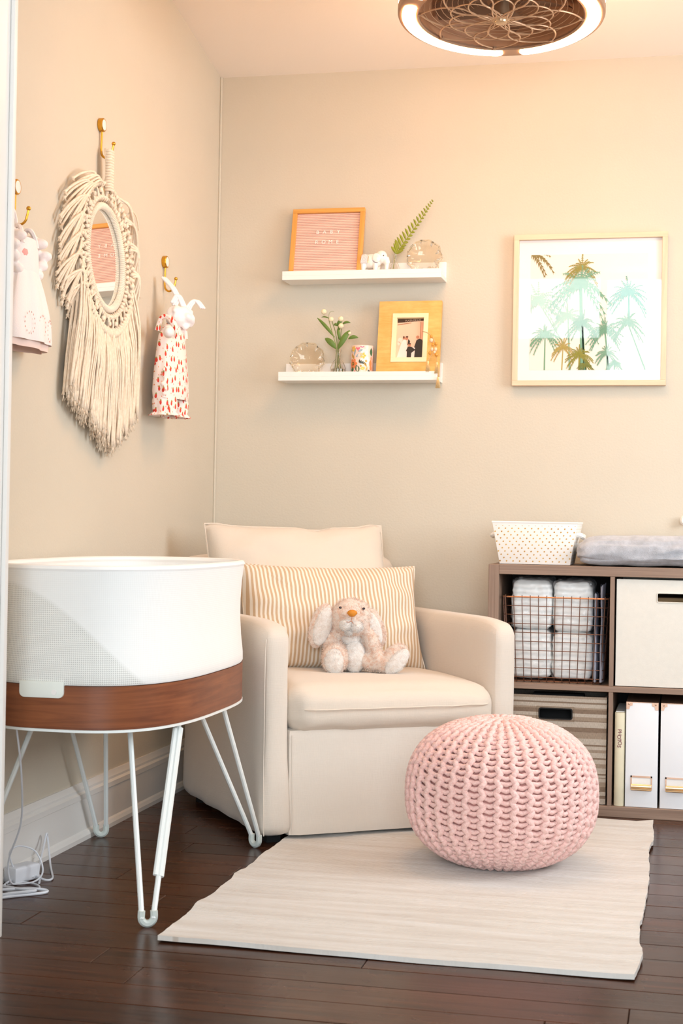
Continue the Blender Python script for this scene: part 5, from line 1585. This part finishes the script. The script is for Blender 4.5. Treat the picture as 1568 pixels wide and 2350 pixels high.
# long fringe
def fringe_bottom(y_):
    c_ = 0.045
    d = y_-c_
    return -0.525+(0.42*abs(d) if d < 0 else 0.62*d)
NG = 44
for g in range(NG):
    yy = -0.205+0.40*g/(NG-1)
    # root on the lower arc of the collar
    q = max(-1, min(1, yy/0.2))
    a = -math.acos(q)
    root = mp(0.198, a, 0.026) if abs(q) < 1 else Vector((0.026, yy, 0.0))
    if root.z > -0.03: root.z = -0.03-0.02*rg.random()
    mb = MB()
    spread = 1.30 if yy < 0 else 1.16
    for k in range(9):
        y1 = yy*spread+rg.uniform(-0.011, 0.011)
        zb = fringe_bottom(y1)+rg.uniform(-0.022, 0.020)
        x1 = 0.012+0.034*rg.random()
        wob = rg.uniform(-0.006, 0.006)
        r0 = root+Vector((rg.uniform(-0.006, 0.008), rg.uniform(-0.004, 0.004), 0))
        p1 = Vector((max(0.006, x1+0.008), yy*(1+(spread-1)*0.35)+wob, root.z*0.7+zb*0.3))
        p2 = Vector((max(0.006, x1+0.004), yy*(1+(spread-1)*0.75)-wob, root.z*0.3+zb*0.7))
        p3 = Vector((max(0.005, x1), y1, zb))
        mb.tube(catmull([r0, p1, p2, p3], 3), [0.0031]*7+[0.0034, 0.0042, 0.0036], 4)
        for q_ in range(3):
            mb.tube([p3, p3+Vector((rg.uniform(-0.004, 0.004), rg.uniform(-0.007, 0.007), -0.016))], [0.0018, 0.0005], 3)
    mb.tube([root+Vector((0.004, 0, 0.004)), root+Vector((0.007, 0, -0.006)), root+Vector((0.005, 0, -0.016))], [0.004, 0.0062, 0.005], 6)
    mb.build('fringe_bundle', M_rope, mac, angle=180)

# ------------------------------------------------------------------ baby clothes
M_eyelet = pmat('white_eyelet', srgb(248, 236, 232), 0.9, bump=0.3, bscale=350, sheen=0.2)
M_pinkcotton = pmat('pink_lining', srgb(242, 168, 160), 0.9)
dr = thing('baby_dress', 'white eyelet baby dress hanging by the white door casing', 'baby dress', (0.0, -1.722, 1.30))
def shell(mb, levels, cx_, cy_, nseg=56, nfold=9, cap=False):
    """levels: (z, ax, ay, fold amp, phase, dy) elliptical rings -> cloth tube"""
    L = len(levels)-1
    def F(u, v):
        i = min(int(round(v*L)), L); z, ax, ay, fa, ph, dy = levels[i]
        a = 2*PI*u
        k = 1+fa*cos(nfold*a+ph)+fa*0.4*sin(nfold*1.7*a)
        return Vector((max(0.004, cx_+ax*k*cos(a)), cy_+dy+ay*k*sin(a), z))
    mb.grid(F, nseg, L, cu=True)
mb = MB()
shell(mb, [(0.012, 0.048, 0.128, 0.07, 0.0, 0), (0.02, 0.049, 0.130, 0.07, 0.1, 0), (0.06, 0.048, 0.124, 0.06, 0.3, 0), (0.10, 0.043, 0.108, 0.06, 0.4, 0), (0.14, 0.036, 0.088, 0.06, 0.5, 0), (0.17, 0.030, 0.070, 0.05, 0.6, 0), (0.182, 0.027, 0.064, 0.02, 0.6, 0)], 0.055, 0.0, nfold=8)
sk = mb.build('skirt', M_eyelet, dr, angle=70)
mb = MB(); shell(mb, [(-0.004, 0.040, 0.118, 0.08, 0.6, 0), (0.010, 0.042, 0.120, 0.08, 0.6, 0), (0.05, 0.040, 0.112, 0.05, 0.6, 0)], 0.052, 0.0, nfold=7); mb.build('underskirt', pmat('peach_lining', srgb(246, 218, 206), 0.9), dr, angle=70)
mb = MB(); shell(mb, [(0.180, 0.027, 0.064, 0.02, 0, 0), (0.20, 0.028, 0.064, 0.02, 0, 0), (0.235, 0.027, 0.060, 0.01, 0, 0), (0.262, 0.022, 0.050, 0.01, 0, 0)], 0.055, 0.0); mb.build('bodice', M_eyelet, dr, angle=70)
mb = MB(); mb.ball((0.072, -0.020, 0.222), (0.008, 0.028, 0.020), 12, 8); mb.build('neck_lining', M_pinkcotton, dr)
for s_ in (-1, 1):
    mb = MB()
    yy = s_*0.042
    strap = catmull([(0.070, yy, 0.245), (0.066, yy*0.9, 0.268), (0.058, yy*0.75, 0.286), (0.046, yy*0.75, 0.286), (0.038, yy*0.9, 0.262), (0.036, yy, 0.245)], 5)
    mb.tube(strap, 0.006, 6); mb.build('strap', M_eyelet, dr)
    # ruffled cap sleeve
    mb = MB()
    for k in range(11):
        q = k/10
        mb.ball((0.048+0.022*sin(k*2.1), s_*(0.058+0.030*sin(PI*q)+0.006*cos(k*3.3)), 0.268-0.085*q), (0.020+0.005*sin(k*1.7), 0.018, 0.014), 10, 7)
    fuse(mb, 'ruffle_sleeve', M_eyelet, dr, 0.0035, 2)
mb = MB()
mb.tube(catmull([(0.030, -0.016, 0.285), (0.026, -0.024, 0.31), (0.024, -0.014, 0.332), (0.024, 0.004, 0.333), (0.026, 0.014, 0.312), (0.032, 0.006, 0.285)], 6), 0.0048, 6); mb.build('hanging_loop', M_eyelet, dr)
# eyelet rosettes
M_hole = pmat('eyelet_shadow', srgb(214, 160, 146), 0.9)
mb = MB()
for (ya, zc_) in ((-0.055, 0.052), (0.005, 0.05), (0.062, 0.045)):
    for k in range(14):
        a = 2*PI*k/14
        yv, zv = ya+0.020*cos(a), zc_+0.026*sin(a)
        s2 = math.sqrt(max(0.02, 1-(yv/0.127)**2))
        xv = 0.055+0.050*s2+0.0008
        mb.ball((xv, yv, zv), (0.0008, 0.0012, 0.0026), 6, 4)
mb.build('eyelet_holes', M_hole, dr)['kind'] = 'stuff'

def strawberry():
    t = NT('strawberry_cotton'); t.set(rough=0.9, spec=0.15)
    o = t.coord()
    sp = t.n('ShaderNodeSeparateXYZ'); t.l(o, sp.inputs[0])
    cb = t.n('ShaderNodeCombineXYZ'); t.l(t.math('ADD', sp.outputs[1], t.math('MULTIPLY', sp.outputs[0], 1.6)), cb.inputs[0]); t.l(t.math('MULTIPLY', sp.outputs[2], 0.85), cb.inputs[1])
    def layer(scale, thr, rnd, loc):
        v = t.n('ShaderNodeTexVoronoi', voronoi_dimensions='2D', feature='F1'); v.inputs['Scale'].default_value = scale; v.inputs['Randomness'].default_value = rnd
        t.l(t.mapping(cb.outputs[0], loc=loc), v.inputs['Vector'])
        return t.math('LESS_THAN', v.outputs['Distance'], thr)
    a = layer(36, 0.20, 0.85, (0, 0, 0)); b_ = layer(36, 0.16, 0.85, (0.0, -0.0045, 0)); c_ = layer(50, 0.10, 0.9, (0.3, 0.2, 0))
    col = t.mix(c_, srgb(250, 232, 224), srgb(232, 150, 110))
    col = t.mix(b_, col, srgb(170, 160, 90)); col = t.mix(a, col, srgb(222, 76, 62))
    t.col(col); t.bump(t.noise(o, 60, 3), 0.25, 0.004); return t.m
M_straw = strawberry()
ro = thing('baby_romper', 'strawberry print baby romper hanging in the corner', 'baby romper', (0.0, -0.652, 1.205))
mb = MB()
RXc, RYc = 0.062, 0.0
lv = [(0.052, 0.043, 0.104, 0.03, 0.4, 0), (0.075, 0.046, 0.108, 0.025, 0.4, 0), (0.11, 0.044, 0.106, 0.03, 0.2, 0), (0.15, 0.042, 0.100, 0.03, 0.1, 0), (0.19, 0.039, 0.092, 0.02, 0, 0), (0.225, 0.036, 0.085, 0.012, 0, 0), (0.25, 0.034, 0.080, 0.01, 0, 0.004), (0.282, 0.026, 0.058, 0.01, 0, 0.016)]
shell(mb, lv, RXc, RYc, nfold=6); mb.build('body', M_straw, ro, angle=70)
for s_ in (-1, 1):
    mb = MB()
    shell(mb, [(0.0, 0.044, 0.056, 0.12, 0.2, 0), (0.012, 0.033, 0.042, 0.05, 0.2, 0), (0.022, 0.036, 0.047, 0.03, 0.2, 0), (0.045, 0.037, 0.051, 0.03, 0.2, 0), (0.066, 0.032, 0.047, 0.02, 0.2, 0), (0.085, 0.022, 0.036, 0.02, 0.2, 0)], RXc, s_*0.052, nfold=9)
    mb.build('leg', M_straw, ro, angle=70)
for s_, q in ((-1, 0.0), (1, 0.02)):
    mb = MB()
    yy = s_*0.045-0.012
    mb.tube(catmull([(0.090, yy+0.012, 0.245), (0.090, yy, 0.275), (0.074, yy-0.006, 0.300+q), (0.050, yy-0.004, 0.298+q), (0.035, yy, 0.262)], 6), [0.010]*13+[0.008]*12, 7); mb.build('strap', M_straw, ro)
mb = MB(); [mb.ball((0.076+0.004*(k % 2), -0.098-0.006*(k % 3), 0.065+0.014*k), (0.009, 0.012, 0.009), 8, 6) for k in range(6)]
fuse(mb, 'side_ruffle', M_straw, ro, 0.003, 3)
M_softwhite = pmat('soft_white_cotton', srgb(246, 238, 236), 0.9, bump=0.2, bscale=40, bdist=0.004)
# white fabric bow and bonnet hanging with the romper
bo = thing('white_bonnet', 'puffy white fabric bonnet with ribbons over the strawberry romper', 'bonnet', (0.060, -0.640, 1.475))
mb = MB()
def puff(c_, r, rot=None):
    mb.ball(c_, r, 14, 10, rot)
mb2 = MB()
rb_ = random.Random(5)
for k in range(26):
    th_, ph_ = rb_.uniform(0, 2*PI), rb_.uniform(-0.9, 1.2)
    rr_ = 0.030
    mb2.ball((0.022+rr_*cos(th_)*cos(ph_), 0.004+1.9*rr_*sin(th_)*cos(ph_), 0.035+rr_*sin(ph_)*0.95), (rb_.uniform(0.010, 0.017), rb_.uniform(0.014, 0.026), rb_.uniform(0.009, 0.016)), 10, 7, Matrix.Rotation(rb_.uniform(-1, 1), 3, 'X'))
mb2.ball((0.022, 0.004, 0.035), (0.028, 0.055, 0.028), 12, 8)
o = fuse(mb2, 'cap', M_softwhite, bo, 0.0035, 2)
for pts in ([(0.012, -0.02, 0.075), (0.018, -0.012, 0.10), (0.008, -0.018, 0.125), (-0.010, -0.014, 0.145), (-0.028, -0.012, 0.163)], [(0.04, 0.02, 0.06), (0.048, 0.03, 0.085), (0.060, 0.05, 0.098), (0.078, 0.062, 0.075)], [(0.01, -0.03, 0.08), (0.022, -0.02, 0.105), (0.028, 0.0, 0.09), (0.036, 0.012, 0.065)]):
    mb = MB()
    P_ = catmull(pts, 6)
    for off in (-0.006, 0.0, 0.006): mb.tube([p+Vector((off*0.5, off*1.3, 0)) for p in P_], [0.0042]*len(P_), 6)
    mb.build('ribbon', M_softwhite, bo, angle=180)
bt = MB(); bt.ball((0, 0, 0), (0.017, 0.030, 0.020), 14, 9); bt.ball((0.010, -0.025, -0.004), (0.014, 0.022, 0.016), 12, 8)
bt = fuse(bt, 'baby_bootie', M_softwhite, None, 0.004, 3); bt.location = (0.090, -0.762, 1.455)
tag(bt, 'small white baby bootie at the left shoulder of the strawberry romper', 'bootie')

# ------------------------------------------------------------------ cords on the floor
M_cable = pmat('white_cable', srgb(224, 226, 232), 0.4)
def cable(pts, r, lab):
    mb = MB(); mb.tube(catmull(pts, 8), r, 7); o = mb.build('charger_cable', M_cable); return tag(o, lab, 'cord')
cable([(0.15, -1.92, 0.405), (0.145, -1.88, 0.30), (0.11, -1.80, 0.17), (0.062, -1.76, 0.07), (0.06, -1.74, 0.010), (0.075, -1.70, 0.004), (0.12, -1.72, 0.004), (0.135, -1.76, 0.004), (0.09, -1.80, 0.004), (0.05, -1.76, 0.006), (0.055, -1.70, 0.012), (0.085, -1.665, 0.010)], 0.0024, 'thin white cord dropping from the bassinet base to the floor')
cable([(0.062, -1.66, 0.032), (0.085, -1.655, 0.012), (0.115, -1.665, 0.004), (0.125, -1.645, 0.004), (0.085, -1.56, 0.004), (0.060, -1.51, 0.010), (0.036, -1.47, 0.055), (0.034, -1.475, 0.075), (0.038, -1.50, 0.05), (0.062, -1.585, 0.004), (0.090, -1.64, 0.003), (0.115, -1.70, 0.004)], 0.0026, 'white charger cord looping up against the baseboard')
cable([(0.06, -1.90, 0.004), (0.10, -1.845, 0.004), (0.16, -1.79, 0.004), (0.165, -1.77, 0.006), (0.13, -1.78, 0.010), (0.07, -1.82, 0.012), (0.035, -1.84, 0.008), (0.04, -1.88, 0.005), (0.10, -1.84, 0.010), (0.15, -1.80, 0.012), (0.10, -1.80, 0.013), (0.05, -1.78, 0.012)], 0.0036, 'thick white cord coiled flat on the floor by the door casing')
cable([(0.05, -1.70, 0.03), (0.045, -1.72, 0.075), (0.06, -1.70, 0.09), (0.095, -1.68, 0.075), (0.115, -1.68, 0.03), (0.10, -1.70, 0.006), (0.05, -1.74, 0.005)], 0.0022, 'thin white cord arching over the power adapter')
mb = MB(); mb.rbox((0.042, 0.085, 0.040), 0.006, 5, (0, 0, 0.0205))
ad = mb.build('charger_brick', M_cable, None, angle=50); ad.location = (0.058, -1.675, 0); ad.rotation_euler = (0, 0, -0.35)
tag(ad, 'white power adapter brick among the cords at the baseboard', 'adapter')

# ------------------------------------------------------------------ plush rabbit
BR = Vector((cos(0.2238), sin(0.2238), 0)); BF = Vector((sin(0.2238), -cos(0.2238), 0))
base = chair_pt(0.395, 0.320, 0.437)
rb = thing('plush_rabbit', 'floppy-eared pink and white plush rabbit sitting on the armchair', 'soft toy', base, 0.2238)
# local axes: x right in view, -y towards the camera, z up
def fur_mat(name, c1, c2):
    t = NT(name); t.set(rough=1.0, spec=0.05, sheen=0.5)
    o = t.coord(); a = t.noise(o, 70, 4, 0.7, 0.6); b_ = t.noise(o, 500, 2)
    t.col(t.ramp(a, [(0.36, c2), (0.56, c1)])); t.bump(t.math('ADD', a, b_), 0.9, 0.004); return t.m
M_fur = fur_mat('pink_frosted_fur', srgb(250, 232, 218), srgb(234, 192, 166))
M_furw = fur_mat('white_fur', srgb(250, 244, 238), srgb(238, 226, 216))
px = 0.00132
def Q(x, y_, d=0.0): return Vector(((x-797)*px, -d, (1535-y_)*px))
pieces = []   # centre, radii, rotation, white?
def RY(a): return Matrix.Rotation(a, 3, 'Y')
def RX_(a): return Matrix.Rotation(a, 3, 'X')
body_parts = [
    (Q(800, 1490, -0.01), (0.058, 0.052, 0.064), None),
    (Q(793, 1450, -0.005), (0.044, 0.042, 0.040), None),
    (Q(795, 1413, 0.012), (0.066, 0.056, 0.062), None),
    (Q(797, 1428, 0.045), (0.040, 0.030, 0.030), None),
    (Q(760, 1500, 0.050), (0.040, 0.050, 0.046), None),       # left leg lying forward
    (Q(757, 1503, 0.085), (0.037, 0.026, 0.047), None),
    (Q(848, 1508, 0.030), (0.052, 0.036, 0.030), RY(0.1)),     # right leg sideways
    (Q(890, 1500, 0.050), (0.034, 0.028, 0.056), RY(0.78)),
    (Q(753, 1462, 0.015), (0.026, 0.026, 0.046), RY(0.55)),
    (Q(843, 1466, 0.030), (0.024, 0.026, 0.052), RY(-0.35)),
    (Q(857, 1498, 0.052), (0.022, 0.022, 0.024), None),
]
mb = MB()
for c_, r, rot in body_parts: mb.ball(c_, r, 20, 14, rot)
bodyo = fuse(mb, 'body', M_fur, rb, 0.005, 5)
ears = [(Q(725, 1430, 0.020), (0.033, 0.015, 0.070), RY(0.28), Q(730, 1431, 0.030)), (Q(850, 1432, 0.014), (0.027, 0.014, 0.060), RY(-0.34), Q(846, 1434, 0.028))]
for c_, r, rot, ci in ears:
    mb = MB(); mb.ball(c_, r, 18, 14, rot); e_ = mb.build('ear', M_fur, rb)
    mb = MB(); mb.ball(ci, (r[0]*0.82, r[1]*0.75, r[2]*0.86), 18, 12, rot); mb.build('inner_ear', M_furw, e_)
white = [('belly', Q(803, 1498, 0.030), (0.036, 0.032, 0.050), None), ('chest', Q(795, 1455, 0.024), (0.030, 0.022, 0.030), None),
         ('muzzle', Q(783, 1425, 0.066), (0.020, 0.018, 0.017), None), ('muzzle', Q(806, 1428, 0.066), (0.020, 0.018, 0.017), None), ('chin', Q(790, 1440, 0.062), (0.013, 0.012, 0.010), None),
         ('foot_sole', Q(757, 1505, 0.100), (0.0285, 0.016, 0.038), None), ('foot_sole', Q(899, 1506, 0.070), (0.024, 0.017, 0.048), RY(0.72))]
for nm, c_, r, rot in white:
    mb = MB(); mb.ball(c_, r, 20, 14, rot); mb.build(nm, M_furw, rb)
mb = MB(); mb.ball(Q(796, 1398, 0.078), (0.0155, 0.010, 0.011), 14, 10)
for i, v in enumerate(mb.v):
    dz = v[2]-Q(796, 1398).z
    k = 1.0 if dz > 0 else 1.0+dz*40
    mb.v[i] = ((v[0]-Q(796, 0).x)*k+Q(796, 0).x, v[1], v[2])
mb.build('nose', pmat('amber_velvet', srgb(208, 132, 34), 0.7), rb)
mb = MB(); mb.tube([Q(796, 1404, 0.085), Q(794, 1414, 0.085)], 0.0010, 5); mb.tube(catmull([Q(783, 1417, 0.082), Q(789, 1417.5, 0.084), Q(794, 1415, 0.085), Q(799, 1421, 0.083)], 4), 0.0010, 5); mb.build('mouth_stitch', pmat('mouth_thread', srgb(190, 130, 100), 0.8), rb)
for (x, y_, d) in ((769, 1386, 0.062), (822, 1388, 0.054)):
    mb = MB(); mb.ball(Q(x, y_, d), (0.0045, 0.004, 0.0035), 10, 7); mb.build('eye', pmat('dark_eye', srgb(50, 40, 50), 0.2), rb)
# short fur as fine blades
def scatter_fur(o, name, mat, count, length, seed):
    me = o.data; rg_ = random.Random(seed)
    me.calc_loop_triangles()
    tris = me.loop_triangles; areas = [t_.area for t_ in tris]; tot = sum(areas)
    cum = []; s_ = 0
    for a in areas: s_ += a; cum.append(s_)
    import bisect
    mb = MB(); vs = me.vertices
    for k in range(count):
        t_ = tris[min(len(tris)-1, bisect.bisect(cum, rg_.random()*tot))]
        a, b_ = rg_.random(), rg_.random()
        if a+b_ > 1: a, b_ = 1-a, 1-b_
        i0, i1, i2 = t_.vertices
        p = vs[i0].co*(1-a-b_)+vs[i1].co*a+vs[i2].co*b_
        n_ = t_.normal
        cl = Vector((noise.noise(p*45), noise.noise(p*45+Vector((7, 0, 0))), noise.noise(p*45+Vector((0, 9, 0)))-0.3))
        d = (n_*0.9+cl*1.3+Vector((rg_.uniform(-.4, .4), rg_.uniform(-.4, .4), rg_.uniform(-.4, .4)))).normalized()
        sd = d.cross(Vector((rg_.uniform(-1, 1), rg_.uniform(-1, 1), rg_.uniform(-1, 1)))).normalized()*0.0007
        L = length*rg_.uniform(0.6, 1.2)
        o0 = len(mb.v)
        mb.v += [tuple(p-sd-n_*0.001), tuple(p+sd-n_*0.001), tuple(p+d*L)]
        mb.f.append((o0, o0+1, o0+2))
    f_ = mb.build(name, mat, o if o.parent is None else o.parent, smooth=False); f_['kind'] = 'stuff'
    return f_
M_blade = fur_mat('fur_tips_pink', srgb(251, 234, 220), srgb(236, 192, 166)); M_bladew = fur_mat('fur_tips_white', srgb(252, 248, 243), srgb(240, 230, 222))
scatter_fur(bodyo, 'fur', M_blade, 9000, 0.009, 1)
for ch in list(rb.children):
    nm = ch.name.split('.')[0]
    if nm in ('belly', 'chest', 'muzzle', 'chin', 'foot_sole'): scatter_fur(ch, 'white_fur', M_bladew, 900, 0.006, 3)
    if nm == 'ear': scatter_fur(ch, 'ear_fur', M_blade, 1400, 0.007, 4)
